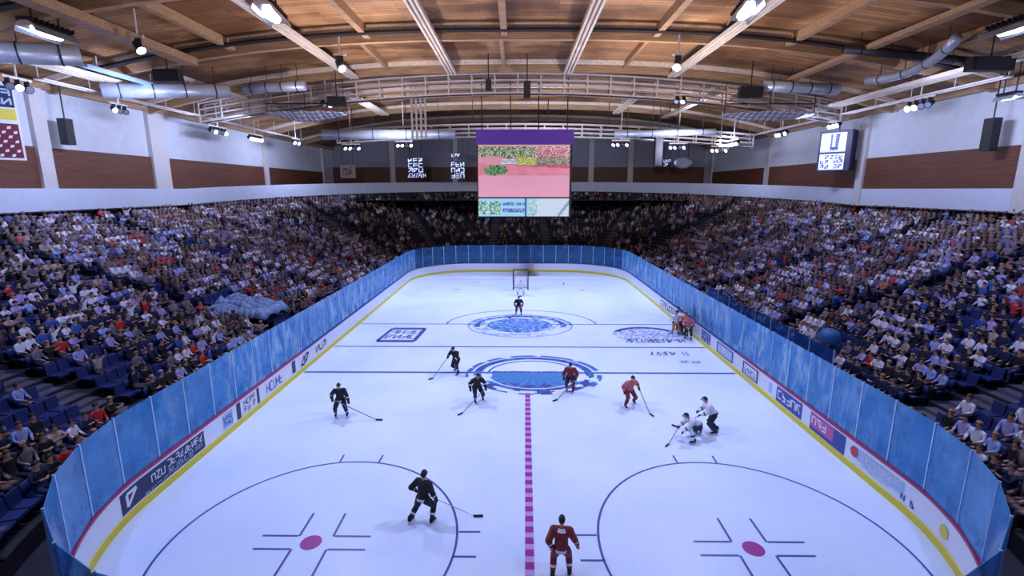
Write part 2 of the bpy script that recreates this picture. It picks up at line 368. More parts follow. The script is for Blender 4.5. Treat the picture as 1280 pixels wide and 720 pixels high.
for cx, cy, rr in ((-5.9, 12.25, 4.15), (6.72, 12.15, 4.35)):
    ellipse('face_off_circle', cx, cy, rr, rr + .1, .07)
    disc('face_off_spot', cx - (.05 if cx < 0 else 0), cy, .30, M['paint_pink'])
    for sx in (-1, 1):
        for sy in (-1, 1):
            line('face_off_mark', (cx + sx * .53, cy + sy * .27), (cx + sx * 1.6, cy + sy * .27), .07)
            line('face_off_mark', (cx + sx * .50, cy + sy * .27), (cx + sx * .50, cy + sy * 1.3), .07)
        line('hash_mark', (cx + sx * .73, cy + rr + .08), (cx + sx * .75, cy + rr + .58), .07)
        if sx * cx > 0: continue
        line('hash_mark', (cx + sx * (rr + .02), cy + .5), (cx + sx * (rr + .66), cy + .5), .07)
        line('hash_mark', (cx + sx * (rr - .02), cy - .5), (cx + sx * (rr + .62), cy - .5), .07)
# dashed line towards the camera: a pale violet strip carrying magenta blocks
line('dashed_line', (.52, 22.9), (.30, 8.2), .25, M['paint_violet'])
q = MB(); y = 22.6
while y > 8.3:
    t_ = (22.9 - y) / 14.7; x = .52 - .22 * t_; q.quad((x - .125, y - .26, ZP + .005), (x + .125, y - .26, ZP + .005), (x + .125, y, ZP + .005), (x - .125, y, ZP + .005)); y -= .48
q.build('dash_block', M['paint_pink'], floor)
ellipse('crease_arc', .3, 35.6, 5.65, 4.3, .12, 0, 180)
def logo(name, cx, cy, rx, ry, fn, label, z=ZP + .004):
    q = MB(); nr, na = 26, 110
    for i in range(nr):
        for j in range(na):
            r0, r1 = i / nr, (i + 1) / nr; a0, a1 = 2 * PI * j / na, 2 * PI * (j + 1) / na
            c = fn((r0 + r1) / 2, (a0 + a1) / 2)
            if c is None: continue
            q.quad(*[(cx + rx * r_ * math.cos(a), cy + ry * r_ * math.sin(a), z) for r_, a in ((r0, a0), (r1, a0), (r1, a1), (r0, a1))], c)
    o = q.build(name, M['logo'], floor); o['label'] = label; return o
DB, MB_, LB, CY = (0.035, 0.07, 0.30), (0.045, 0.16, 0.48), (0.25, 0.42, 0.85), (0.035, 0.24, 0.52)
def rad_noise(r_, a, k): return mnoise.noise(Vector((r_ * 7 * k, math.cos(a) * 4 * k, math.sin(a) * 4 * k)))
def logo_near(r_, a):
    s = math.sin(a)
    n_ = rad_noise(r_, a, 1.3)
    if r_ > .93: return MB_ if (s > .15 and n_ > -.25) or (abs(math.cos(a)) > .8 and n_ > -.1) else None
    if .77 < r_ < .87: return (DB if n_ > 0 else MB_) if s > -.1 else (DB if n_ > .1 else None)
    if .64 < r_ < .70: return MB_ if s > 0 else None
    yy = r_ * s; xx = r_ * math.cos(a)
    if yy < .12 and yy > -.80 and abs(xx) < .62 + .22 * (yy < -.35):
        ray = math.sin(a * 22)
        return DB if ((yy < -.45 and n_ > -.1) or yy > .06) else (CY if ray > -.3 else MB_)
    if -.93 < yy < -.6: return DB if rad_noise(r_, a, 3) > 0 else None
    return None
logo('centre_emblem', .9, 25.45, 3.75, 3.05, logo_near, 'large blue round emblem painted across the thick blue line')
def logo_far(r_, a):
    s = math.sin(a); n_ = rad_noise(r_, a, 1.6)
    if r_ > .955: return LB if s < 0 else (DB if n_ > -.2 else LB)
    if .76 < r_ < .9: return (DB if rad_noise(r_, a, 3) > -.12 else LB) if s > -.2 else (LB if n_ > .25 else None)
    if r_ < .6: return MB_ if n_ > -.05 else LB
    return LB if n_ > .2 else None
logo('far_emblem', .2, 35.3, 3.95, 3.1, logo_far, 'blue round emblem painted at the far line')
def glyphs(mp, x0, x1, y0, y1, n, rows, seed, name, m, parent, slant=0.0, dens=.62):
    """rows of letter-like strokes; mp maps (u, v) to a point"""
    g = random.Random(seed); q = MB()
    cw = (x1 - x0) / n; rh = (y1 - y0) / rows
    def st(ax, ay, bx, by, wd):
        dx, dy = bx - ax, by - ay; L_ = math.hypot(dx, dy) or 1; ox, oy = -dy / L_ * wd / 2, dx / L_ * wd / 2
        q.quad(*[mp(x_ + slant * (y_ - y0), y_) for x_, y_ in ((ax - ox, ay - oy), (bx - ox, by - oy), (bx + ox, by + oy), (ax + ox, ay + oy))])
    for r_ in range(rows):
        for i in range(n):
            if g.random() > dens + .3: continue
            a, b_ = x0 + i * cw + cw * .14, x0 + (i + 1) * cw - cw * .14; c, d = y0 + r_ * rh + rh * .14, y0 + (r_ + 1) * rh - rh * .14; wd = min(cw, rh) * .2
            segs = [((a, c), (a, d)), ((b_, c), (b_, d)), ((a, d), (b_, d)), ((a, (c + d) / 2), (b_, (c + d) / 2)), ((a, c), (b_, c)), ((a, c), (b_, d))]
            for s_ in g.sample(segs, 3): st(*s_[0], *s_[1], wd)
    o = q.build(name, m, parent); return o
ice_map = lambda u, v: (u, v, ZP + .004)
# framed word mark on the left, dark smear mark on the right
q = MB()
for a, b_ in (((-9.45, 31.3), (-6.95, 31.3)), ((-6.95, 31.3), (-6.75, 34.3)), ((-6.75, 34.3), (-9.15, 34.3)), ((-9.15, 34.3), (-9.45, 31.3))):
    A = Vector((*a, ZP)); B = Vector((*b_, ZP)); d = (B - A).normalized(); s = Vector((-d.y, d.x, 0)) * (.13 if abs(d.y) > .5 else .24); q.quad(tuple(A - s), tuple(B - s), tuple(B + s), tuple(A + s))
q.build('advert_frame', M['paint_navy'], floor)
glyphs(ice_map, -9.2, -6.95, 31.7, 34.0, 4, 2, 5, 'advert_lettering', M['paint_navy'], floor, .05)
def smear(r_, a):
    s = math.sin(a); n_ = rad_noise(r_, a, 2.2)
    if r_ > .8 and .45 < a < 2.75: return DB
    if r_ > .9: return LB if n_ > 0 else None
    return (.16, .16, .42) if n_ > .22 and r_ < .85 else None
logo('side_advert', 9.1, 33.0, 2.35, 1.9, smear, 'dark curved advert painted near the right boards')
glyphs(ice_map, 7.2, 11.2, 31.0, 32.1, 11, 1, 9, 'advert_lettering', M['paint_navy'], floor, .1)
glyphs(ice_map, 8.2, 10.6, 28.5, 29.4, 7, 1, 11, 'advert_lettering', M['paint_navy'], floor)
glyphs(ice_map, 9.6, 11.1, 27.2, 27.7, 5, 1, 12, 'advert_lettering', M['paint_blue'], floor)
# far goal circles, faint
for cx in (-6.2, 6.6): disc('face_off_spot', cx, 48.5, .3, M['paint_violet'])
for cx in (-3.6, 4.0): line('face_off_mark', (cx - 1.1, 50.5), (cx + 1.1, 51.2 if cx < 0 else 49.8), .07, M['paint_violet'])
line('goal_line', (-11.2, 54.2), (11.4, 54.2), .1, M['paint_violet'])
for x0_, y0_, x1_, y1_ in ((-4.6, 52.2, -4.2, 52.9), (5.0, 51.2, 5.0, 52.6)): line('face_off_mark', (x0_, y0_), (x1_, y1_), .12)

# ------------------------------------------------------------------ dasher boards
boards = thing('rink_boards', 'white advertising boards with yellow kick strip all round the ice', 'rink boards')
strip_mesh(FINE, [(0, .2), (0, 1.07), (.12, 1.07), (.12, .2)]).build('board_face', M['board'], boards)
strip_mesh(FINE, [(-.03, 0), (-.03, .24), (.14, .24), (.14, 0)]).build('kick_strip', M['yellow'], boards)
ys = [(i, p) for i, p in enumerate(FINE)]
near_l = [p for p in FINE[:len(FINE) // 2] if p[1] < 26 and p[0] < CX]; far_ = [p for p in FINE if p[1] >= 25.7]; near_r = [p for p in FINE[len(FINE) // 2:] if p[1] < 26]
CAP = [(-.02, 1.07), (-.02, 1.15), (.13, 1.15), (.13, 1.07)]
strip_mesh(near_r + near_l, CAP, loop=False).build('cap_rail', M['redcap'], boards)['label'] = 'crimson cap rail of the near boards'
strip_mesh(far_, CAP, loop=False).build('cap_rail', M['bluecap'], boards)['label'] = 'dark blue cap rail of the far boards'
def arc_at(side, y):
    """point and tangent on the board face of one side at distance y"""
    L_ = CX - HW if side < 0 else CX + HW
    if y >= Y0 + RR: return Vector((L_, y, 0)), Vector((-side, 0, 0))
    cc = Vector((L_ - side * RR, Y0 + RR, 0)); dy = y - cc.y; dx = math.sqrt(max(0, RR * RR - dy * dy)); n_ = Vector((side * dx, dy, 0)) / RR
    return cc + n_ * RR, -n_
def board_map(side, lift=.012):
    def f(u, v):
        p, n_ = arc_at(side, u); p = p + n_ * lift; return (p.x, p.y, v)
    return f
def advert(side, ya, yb, za, zb, m, label):
    q = MB(); f = board_map(side, .008); n_ = max(1, int((yb - ya) / .4))
    for i in range(n_):
        a = ya + (yb - ya) * i / n_; b_ = ya + (yb - ya) * (i + 1) / n_; q.quad(f(a, za), f(b_, za), f(b_, zb), f(a, zb))
    o = q.build('advert', m, boards); o['label'] = label; return o
def adtext(side, ya, yb, za, zb, n_, rows, seed, m, parent, lift=.014):
    glyphs(board_map(side, lift), ya, yb, za, zb, n_, rows, seed, 'lettering', m, parent)
a = advert(-1, 12.9, 17.0, .30, .98, M['adnavy'], 'long navy advert on the left boards at the near corner')
adtext(-1, 13.1, 13.7, .36, .92, 1, 1, 1, M['white'], a); adtext(-1, 13.8, 14.9, .52, .86, 5, 1, 2, M['white'], a); adtext(-1, 15.0, 16.9, .62, .94, 9, 1, 3, M['white'], a); adtext(-1, 15.0, 16.85, .42, .60, 14, 1, 33, M['adpale'], a); adtext(-1, 13.9, 16.6, .34, .42, 10, 1, 4, M['adpale'], a)
a = advert(-1, 18.2, 18.9, .32, .98, M['adpale'], 'small pale blue advert on the left boards'); adtext(-1, 18.25, 18.85, .4, .9, 3, 2, 21, M['adblue'], a)
advert(-1, 19.2, 19.5, .28, 1.02, M['adnavy'], 'narrow dark stripe advert on the left boards')
a = advert(-1, 19.7, 20.75, .3, 1.0, M['white'], 'white advert with dark lettering on the left boards'); adtext(-1, 19.75, 20.7, .34, .96, 4, 2, 6, M['adnavy'], a)
advert(-1, 20.85, 21.05, .28, 1.02, M['adnavy'], 'thin black stripe advert on the left boards')
a = advert(-1, 21.6, 23.7, .3, .98, M['white'], 'white advert with violet lettering on the left boards'); adtext(-1, 21.7, 23.6, .34, .94, 6, 1, 7, M['adblue'], a)
advert(-1, 24.4, 24.8, .34, 1.0, M['adnavy'], 'dark slanted mark on the left boards beside the blue line')
a = advert(-1, 25.3, 29.2, .3, .98, M['white'], 'wide white advert with dark capitals beyond the blue line'); adtext(-1, 25.4, 26.6, .3, .95, 2, 1, 14, M['adnavy'], a); adtext(-1, 26.9, 29.1, .4, .9, 4, 1, 15, M['adnavy'], a)
a = advert(1, 35.6, 40.6, .3, .95, M['white'], 'white advert with dark lettering beyond the right bench'); adtext(1, 35.7, 40.5, .32, .92, 10, 1, 16, M['adnavy'], a)
a = advert(1, 29.6, 31.1, .3, .98, M['adblue'], 'blue advert with pale bars beside the standing players'); adtext(1, 29.7, 31.0, .3, .95, 4, 1, 17, M['adpale'], a)
a = advert(1, 26.3, 28.6, .3, .98, M['adblue'], 'blue framed pale advert on the right boards'); advert_in = advert(1, 26.45, 28.45, .37, .91, M['adpale'], 'pale advert centre'); advert_in.parent = a; advert_in.name = 'advert_panel'
for v_ in advert_in.data.vertices: v_.co.x -= .004
adtext(1, 26.6, 28.3, .42, .86, 5, 1, 18, M['white'], a, .018)
a = advert(1, 23.4, 25.1, .3, .98, M['adnavy'], 'navy framed white advert by the blue line'); b2 = advert(1, 23.55, 24.95, .37, .91, M['white'], 'white advert centre'); b2.parent = a; b2.name = 'advert_panel'
for v_ in b2.data.vertices: v_.co.x -= .004
adtext(1, 23.65, 24.85, .4, .75, 5, 1, 19, M['adblue'], a, .018)
advert(1, 22.0, 22.3, .4, .9, M['adpale'], 'small grey mark on the right boards')
a = advert(1, 19.5, 21.6, .28, 1.0, M['adblue'], 'blue advert with looping white lettering on the right boards'); adtext(1, 19.6, 21.5, .42, .9, 5, 1, 20, M['white'], a)
a = advert(1, 16.7, 18.9, .26, 1.0, M['adblue'], 'pink and blue advert on the right boards')
b2 = advert(1, 17.4, 18.85, .42, .98, M['adpink'], 'pink half of the advert'); b2.parent = a; b2.name = 'advert_panel'
for v_ in b2.data.vertices: v_.co.x -= .004
adtext(1, 17.5, 18.8, .5, .92, 4, 1, 22, M['white'], a, .018)
a = advert(1, 13.9, 16.1, .5, .94, M['adpale'], 'pale advert with small lettering on the right boards'); adtext(1, 14.0, 15.9, .55, .9, 9, 2, 23, M['white'], a)
adtext(1, 13.4, 14.0, .34, .62, 3, 1, 24, M['adblue'], boards); adtext(1, 14.4, 15.8, .36, .48, 8, 1, 25, M['adpale'], boards)
def bdisc(side, y, z, r_, m, label):
    q = MB(); n_ = 24; f = board_map(side, .02); k = [f(y + r_ * math.cos(2 * PI * i / n_), z + r_ * math.sin(2 * PI * i / n_)) for i in range(n_)]
    q.v = k; q.f = [tuple(range(n_))]; q.c = [None]; o = q.build('advert', m, boards); o['label'] = label
bdisc(1, 16.2, .72, .2, M['adred'], 'round red mark on the right boards'); bdisc(1, 12.1, .62, .2, M['adyel'], 'round yellow mark at the right near corner')

# ------------------------------------------------------------------ glass panes round the rink
def cum(path):
    L_ = [0]
    for i in range(1, len(path) + 1):
        a, b_ = path[i - 1], path[i % len(path)]; L_.append(L_[-1] + math.hypot(b_[0] - a[0], b_[1] - a[1]))
    return L_
CUM = cum(FINE); TOT = CUM[-1]
def at_s(s, d=0.0):
    s %= TOT; i = int(np.searchsorted(CUM, s, 'right')) - 1; i = min(i, len(FINE) - 1); a, b_ = FINE[i], FINE[(i + 1) % len(FINE)]; q = (s - CUM[i]) / max(1e-6, CUM[i + 1] - CUM[i])
    return tuple(a[k] + (b_[k] - a[k]) * q for k in range(4))
NP = 92; panes = []
for i in range(NP):
    s0, s1 = TOT * i / NP, TOT * (i + 1) / NP; a, b_ = at_s(s0), at_s(s1); mid = at_s((s0 + s1) / 2)
    if mid[1] < 7.3 and abs(mid[0]) < 6.0: continue            # the end behind the camera's view
    panes.append((i, a, b_, mid))
cnt = {'left': 0, 'right': 0, 'far': 0}
nl = sum(1 for p in panes if p[3][2] > .5 or (p[3][3] < 0 and p[3][0] > 0))
def pane(a, b_, mid, label, group, m, z0=1.17, z1=3.32, d=.06):
    A = Vector(off(a, d)); B = Vector(off(b_, d)); Cc = (A + B) / 2; n_ = Vector((mid[2], mid[3], 0)).normalized()
    g = thing('glass_pane', label, 'rink glass', tuple(Cc), 0, group)
    A = A - Cc; B = B - Cc; d_ = B - A; q = MB(); q.obox(A + d_ * .02 + Vector((0, 0, z0)), d_ * .96, n_ * .015, (0, 0, z1 - z0)); q.build('pane', m, g)
    q = MB(); q.obox(A - d_.normalized() * .025 - n_ * .02 + Vector((0, 0, z0)), d_.normalized() * .05, n_ * .06, (0, 0, z1 - z0 + .02)); q.build('post', M['post'], g)
    return g
rights = [p for p in panes if p[3][0] > CX and (p[3][2] > .5 or p[3][3] < 0)]
for i, a, b_, mid in panes:
    if mid[3] > .5 or mid[1] > Y1 - .5: side = 'far'
    else: side = 'left' if mid[0] < CX else 'right'
    if side == 'right': k = len(rights) - 1 - cnt['right']
    else: k = cnt[side]
    cnt[side] += 1
    lab = {'left': f'blue tinted glass pane, {ordn(k)} from the near corner on the left boards', 'right': f'blue tinted glass pane, {ordn(k)} from the near corner on the right boards', 'far': f'blue tinted glass pane, {ordn(k)} from the left along the far end boards'}[side]
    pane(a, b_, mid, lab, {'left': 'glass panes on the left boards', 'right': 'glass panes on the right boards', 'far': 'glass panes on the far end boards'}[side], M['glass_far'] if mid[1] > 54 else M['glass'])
for k in range(8):                               # lower dark screens behind the bench on the right
    ya = 20 + k * 1.75; q = lambda y_: (CX + HW, y_, 1, 0)
    pane(q(ya), q(ya + 1.75), q(ya + .9), f'dark bench screen behind the right glass, {ordn(k)} from the near end', 'bench screens behind the right glass', M['glass_dark'], .31, 3.25, 1.35)

# ------------------------------------------------------------------ seating bowl
NR = 24; D0, DR, Z0, ZR = 1.6, .90, .9, .272
prof = [(.14, -.3), (.14, .3), (D0, .3)]
for k in range(NR):
    z = Z0 + ZR * k; prof += [(D0 + DR * k, z), (D0 + DR * (k + 1), z)]
prof += [(D0 + DR * NR, 8.42), (D0 + DR * NR + 1.0, 8.42)]
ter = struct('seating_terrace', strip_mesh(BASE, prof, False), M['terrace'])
DB_ = D0 + DR * NR
struct('trim_1', strip_mesh(BASE, [(DB_ + .02, 8.35), (DB_ + .02, 10.08), (DB_ + .3, 10.08), (DB_ + .3, 8.35)]), M['band'])
AIS = []
for y in (17.5, 28.5, 39.5, 50.5): AIS += [(-12.0, y, -1, 0), (12.2, y, 1, 0)]
for a_ in (225, 150, 120, 60, 30, -45):
    a = math.radians(a_); cx = (CX - HW + RR) if math.cos(a) < 0 else (CX + HW - RR); cy = (Y1 - RR) if math.sin(a) > 0 else Y0 + RR
    AIS.append((cx + RR * math.cos(a), cy + RR * math.sin(a), math.cos(a), math.sin(a)))
AIS += [(-3.5, Y1, 0, 1), (4.0, Y1, 0, 1)]
for p in AIS:
    q = MB(); n_ = Vector((p[2], p[3], 0)); t_ = Vector((-p[3], p[2], 0)); ky = 1 + .4 * max(0, p[3])
    nn = Vector((p[2], p[3] * ky, 0))
    for k in range(NR):
        z = Z0 + ZR * k + LIFT * max(0, p[3]) * DR * (k + .5) / 22; b0 = Vector((p[0], p[1], 0)) + nn * (D0 + DR * k)
        q.obox(b0 - t_ * .55 + Vector((0, 0, z)), t_ * 1.1, nn * .02 + n_ * .001, (0, 0, .03)); q.obox(b0 + nn * .45 - t_ * .55 + Vector((0, 0, z)), t_ * 1.1, nn * .44, (0, 0, .155))
        q.obox(b0 + nn * .02 - t_ * .55 + Vector((0, 0, z + .002)), t_ * 1.1, nn * .42, (0, 0, .01))
    struct('aisle_stair', q, M['stair'])
# concourse slab behind the parapet and the hall walls
WX, WY = 35.6, 96.0
q = MB()
for sx in (-1, 1): q.quad((sx * 34.6, -4, 8.36), (sx * WX, -4, 8.36), (sx * WX, WY, 8.36), (sx * 34.6, WY, 8.36))
q.quad((-34.6, 75, 8.36), (34.6, 75, 8.36), (34.6, WY, 8.36), (-34.6, WY, 8.36))
struct('floor_concourse', q, M['terrace'])
def roof_z(x): return 21.6 - 3.8 * abs(x / WX) ** 2.6
for name, sx in (('wall_left', -1), ('wall_right', 1)):
    q = MB(); q.box(*sorted((sx * WX, sx * (WX + .4))), -4, WY, 8.0, 18.2); struct(name, q, M['wall'])
q = MB(); q.box(-WX, WX, WY, WY + .4, 8, 22); struct('wall_far', q, mat('far_wall_paint', (0.30, 0.30, 0.40), .7, 0, .05))
# brown cladding panels and columns on the walls
ci = {-1: 0, 1: 0}
colY = {-1: [17, 25.5, 37.2, 49.3, 70, 91], 1: [16, 24, 35.2, 52, 71.5, 92]}
for sx in (-1, 1):
    side = 'left' if sx < 0 else 'right'
    for i, y in enumerate(colY[sx]):
        wd = 1.1 if y < 45 else (2.2 if (sx < 0 and 45 < y < 55) else 1.0)
        q = MB(); q.box(*sorted((sx * (WX - .35), sx * WX)), y - wd / 2, y + wd / 2, 8.37, roof_z(WX) - .05); struct('wall_column', q, M['column'])
        if i < len(colY[sx]) - 1:
            q = MB(); y1 = colY[sx][i + 1]; q.box(*sorted((sx * (WX - .12), sx * WX)), y + wd / 2, y1 - .5 - (.6 if (sx < 0 and 45 < y1 < 55) else 0), 8.37, 13.1); struct('wall_cladding', q, M['panel'])
q = MB(); q.box(-WX, WX, WY - .12, WY, 8.37, 14.2); struct('wall_cladding', q, M['panel'])
for x in (-24, -12, 14, 21.5): q = MB(); q.box(x - .5, x + .5, WY - .4, WY - .12, 8.37, 20); struct('wall_column', q, M['column'])
for sx in (-1, 1): q = MB(); q.box(*sorted((sx * (WX - .5), sx * WX)), -4, WY, 17.3, 17.8); struct('trim_%d' % (2 if sx < 0 else 3), q, M['beam'])

# ------------------------------------------------------------------ roof
q = MB(); xs = [-WX - .4 + (2 * WX + .8) * i / 48 for i in range(49)]
for i in range(48):
    a, b_ = xs[i], xs[i + 1]; q.quad((a, 2, roof_z(a)), (b_, 2, roof_z(b_)), (b_, WY + .4, roof_z(b_)), (a, WY + .4, roof_z(a))); q.quad((a, 2, roof_z(a) + .3), (a, WY + .4, roof_z(a) + .3), (b_, WY + .4, roof_z(b_) + .3), (b_, 2, roof_z(b_) + .3))
struct('ceiling', q, M['roof'])
def arch_beam(y, depth, wd, m, drop=0.0, span=0):
    rings = []; X_ = span or WX - .4
    for i in range(49):
        x = -X_ + 2 * X_ * i / 48; z = roof_z(x) - drop
        rings.append([(x, y - wd / 2, z), (x, y + wd / 2, z), (x, y + wd / 2, z - depth), (x, y - wd / 2, z - depth)])
    return loft(rings, 'roof_beam', m, None, True, False)
for i, y in enumerate((20, 28.6, 38.6, 48.5, 59, 70, 82)):
    o = arch_beam(y, .85, .38, M['beam']); tag(o, f'arched brown laminated timber roof beam, {ordn(i)} across the hall from the camera', 'roof beam', 'arched roof beams')
    o = arch_beam(y - .9, .34, .30, M['strip']); o.name = 'roof_batten'; tag(o, f'pale timber batten in front of the {ordn(i)} arched roof beam', 'roof batten', 'pale roof battens')
for i, y in enumerate((27.2, 37.1)):
    o = arch_beam(y, .16, .5, M['black'], .5, 31); o.name = 'cable_tray'; tag(o, f'long black cable tray in front of the {ordn(i)} visible roof beam', 'cable tray', 'black cable trays')
def purlin(x, y0, y1, n_, label, m, gap=.30, wd=.16, drop=.85, h=.28):
    g = thing('roof_purlin', label, 'roof purlin', (x, y0, roof_z(x) - drop), 0, 'timber purlins running down the hall')
    for k in range(n_):
        q = MB(); dx = (k - (n_ - 1) / 2) * gap; q.box(dx - wd / 2, dx + wd / 2, 0, y1 - y0, -h, 0); q.build('strip', m, g)
    L_ = (n_ - 1) * gap / 2 + wd / 2; y = 1.0
    while y < y1 - y0 - .3: q = MB(); q.box(-L_, L_, y, y + .12, .0, .10); q.build('spacer', M['darkmetal'], g); y += 3.2
    return g
purlin(-6.1, 12, 48, 3, 'triple strip pale purlin just left of the scoreboard', M['strip']); purlin(4.6, 12, 48, 3, 'triple strip pale purlin just right of the scoreboard', M['strip'])
purlin(-15.2, 12, 48, 3, 'triple strip pale purlin carrying the left floodlight', M['strip']); purlin(14.2, 12, 48, 3, 'triple strip pale purlin carrying the right floodlight', M['strip'])
purlin(-24, 12, 38, 2, 'broad brown purlin beside the outer left floodlight', M['beam'], .5, .5, .8, .5); purlin(23.6, 12, 58, 2, 'long brown purlin beside the outer right floodlight', M['beam'], .35, .32, .8, .3)
purlin(-30.8, 12, 44, 4, 'four strip pale purlin nearest the left wall', M['strip'], .36, .2); purlin(30.8, 12, 58, 4, 'four strip pale purlin nearest the right wall', M['strip'], .36, .2)
purlin(12.4, 51.6, 65, 3, 'triple strip purlin behind the catwalk on the right', M['strip'], drop=1.7); purlin(-17.5, 51.6, 67, 4, 'four strip purlin behind the catwalk on the left', M['strip'], drop=1.2)
purlin(-27, 40, 66, 3, 'triple strip purlin far along the left side', M['strip']); purlin(20, 50.5, 70, 3, 'triple strip purlin far along the right side', M['strip'], drop=1.0)
for i, x in enumerate((-21, -11, -1, 10, 19.6, 28)):
    g = tag(MB.build((lambda q: (q.box(x - .22, x + .22, 20.3, 38.3, roof_z(x) - .62, roof_z(x) - .02), q)[1])(MB()), 'roof_rafter', M['beam']), f'short brown rafter between near roof beams, {ordn(i)} from the left', 'roof rafter', 'short rafters between the near beams')
for i, x in enumerate((-12, -1.3, 9.8)):
    tag(MB.build((lambda q: (q.box(x - .15, x + .15, 38.9, 48.2, roof_z(x) - .5, roof_z(x) - .02), q)[1])(MB()), 'roof_rafter', M['beam']), f'thin brown rafter above the catwalk, {ordn(i)} from the left', 'roof rafter', 'thin rafters above the catwalk')

# lattice catwalks
def catwalk(y, x0, x1, zf, h, rails, step, label, wd=1.0):
    g = thing('lattice_catwalk', label, 'catwalk', (0, y, 0))
    n_ = int((x1 - x0) / step); X = [x0 + (x1 - x0) * i / n_ for i in range(n_ + 1)]
    for s in (0, wd):
        for r_ in range(rails):
            q = MB()
            for i in range(n_): q.bar((X[i], s, zf(X[i]) + h * r_ / (rails - 1)), (X[i + 1], s, zf(X[i + 1]) + h * r_ / (rails - 1)), .11, .13)
            q.build('rail', M['steel'], g)
    for i in range(n_ + 1):
        q = MB()
        for s in (0, wd): q.bar((X[i], s, zf(X[i])), (X[i], s, zf(X[i]) + h), .13, .13, (0, 1, 0))
        q.bar((X[i], 0, zf(X[i])), (X[i], wd, zf(X[i])), .1, .1)
        q.build('upright', M['steel'], g)
    q = MB()
    for i in range(n_): q.obox((X[i], .1, zf(X[i]) - .05), (X[i + 1] - X[i], 0, zf(X[i + 1]) - zf(X[i])), (0, wd - .2, 0), (0, 0, .04))
    q.build('deck', M['darkmetal'], g)
    return g
catwalk(50.2, -31.5, 31.5, lambda x: 19.25 - 2.7 * (x / 31.5) ** 2, 1.75, 4, 2.2, 'long curved lattice catwalk right across the hall above the scoreboard')
catwalk(67.0, -24, 31, lambda x: 16.9 - 1.6 * (x / 33) ** 2, 1.6, 4, 2.4, 'second lattice catwalk lower down behind the scoreboard')
g = thing('lattice_hanger', 'upright bundle of pale strips hanging between the two catwalks left of centre', 'hanger frame', (-10.9, 56, 15.4), 0)
for dx in (-.75, -.25, .25, .75): q = MB(); q.box(dx - .1, dx + .1, -.08, .08, 0, roof_z(-10.9) - 15.42); q.build('strip', M['strip'], g)
for k in range(8): q = MB(); q.box(-.85, .85, -.12, -.08, .3 + k * .62, .38 + k * .62); q.build('tie', M['steel'], g)
def hangers(pts, label):
    g = thing('hanger_rods', label, 'hanger rod', (0, 0, 0))
    for p in pts:
        q = MB(); q.tube(p, (p[0], p[1], roof_z(p[0]) - .02), .05, n=6); q.build('rod', M['darkmetal'], g)
hangers([(x, 67.5, 16.9 - 1.6 * (x / 33) ** 2 + 1.6) for x in (-22, -14, -6, 4, 12, 20, 29)], 'thin dark rods holding the lower catwalk')

# ------------------------------------------------------------------ light rails with spotlight clusters
def lamp_head(parent, loc, target, s=1.0, lit=True):
    """a small can spotlight: bracket, body, fins and lens"""
    d = (Vector(target) - Vector(loc)).normalized(); L_ = Vector(loc); u = d.orthogonal().normalized()
    q = MB(); q.tube(L_ - d * .32 * s, L_ + d * .12 * s, .15 * s, .2 * s, 10)
    q.tube(L_ + d * .12 * s, L_ + d * .22 * s, .24 * s, .26 * s, 10)
    b_ = q.build('housing', M['darkmetal'] if lit else M['black'], parent)
    q = MB(); q.tube(L_ + d * .221 * s, L_ + d * .24 * s, .22 * s, .20 * s, 10); q.build('lens', M['lens'] if lit else M['reflector'], b_)
    q = MB(); q.bar(L_ + Vector((0, 0, .45 * s)), L_ - Vector((.0, 0, -.02)), .32 * s, .05 * s, (0, 1, 0)); q.build('bracket', M['darkmetal'], b_)
def cluster(x, y, z, n_, label, tgt, s=1.0, axis=(0, 1, 0), lit=None, group='spotlight clusters under the roof'):
    g = thing('spotlight_cluster', label, 'spotlight', (x, y, z), 0, group); ax = Vector(axis)
    q = MB(); L_ = n_ * .62 * s; q.bar(-ax * L_ / 2 + Vector((0, 0, .5 * s)), ax * L_ / 2 + Vector((0, 0, .5 * s)), .14, .14); q.tube((0, 0, .5 * s), (0, 0, roof_z(x) - z - .02), .06, n=6); q.build('bar', M['steel'], g)
    for k in range(n_):
        c = ax * ((k - (n_ - 1) / 2) * .62 * s); lamp_head(g, c, Vector(tgt) - Vector((x, y, z)) + Vector((rnd.uniform(-4, 4), rnd.uniform(-4, 4), 0)), s, True if lit is None else lit[k % len(lit)])
    return g
for sx in (-1, 1):
    side = 'left' if sx < 0 else 'right'
    g = thing('light_rail', f'long thin steel light rail along the {side} side of the roof', 'light rail', (sx * 31.8, 34, 17.2), 0, 'light rails along the roof')
    for dx in (-.3, .3): q = MB(); q.tube((dx, 0, 0), (dx, 40, 0), .07, n=6); q.build('tube', M['steel'], g)
    q = MB()
    for k in range(11): q.bar((-.3, k * 4, 0), (.3, k * 4, 0), .07, .07); q.tube((0, k * 4, 0), (0, k * 4, roof_z(31.8) - 17.2 - .02), .03, n=5)
    q.build('tie', M['steel'], g)
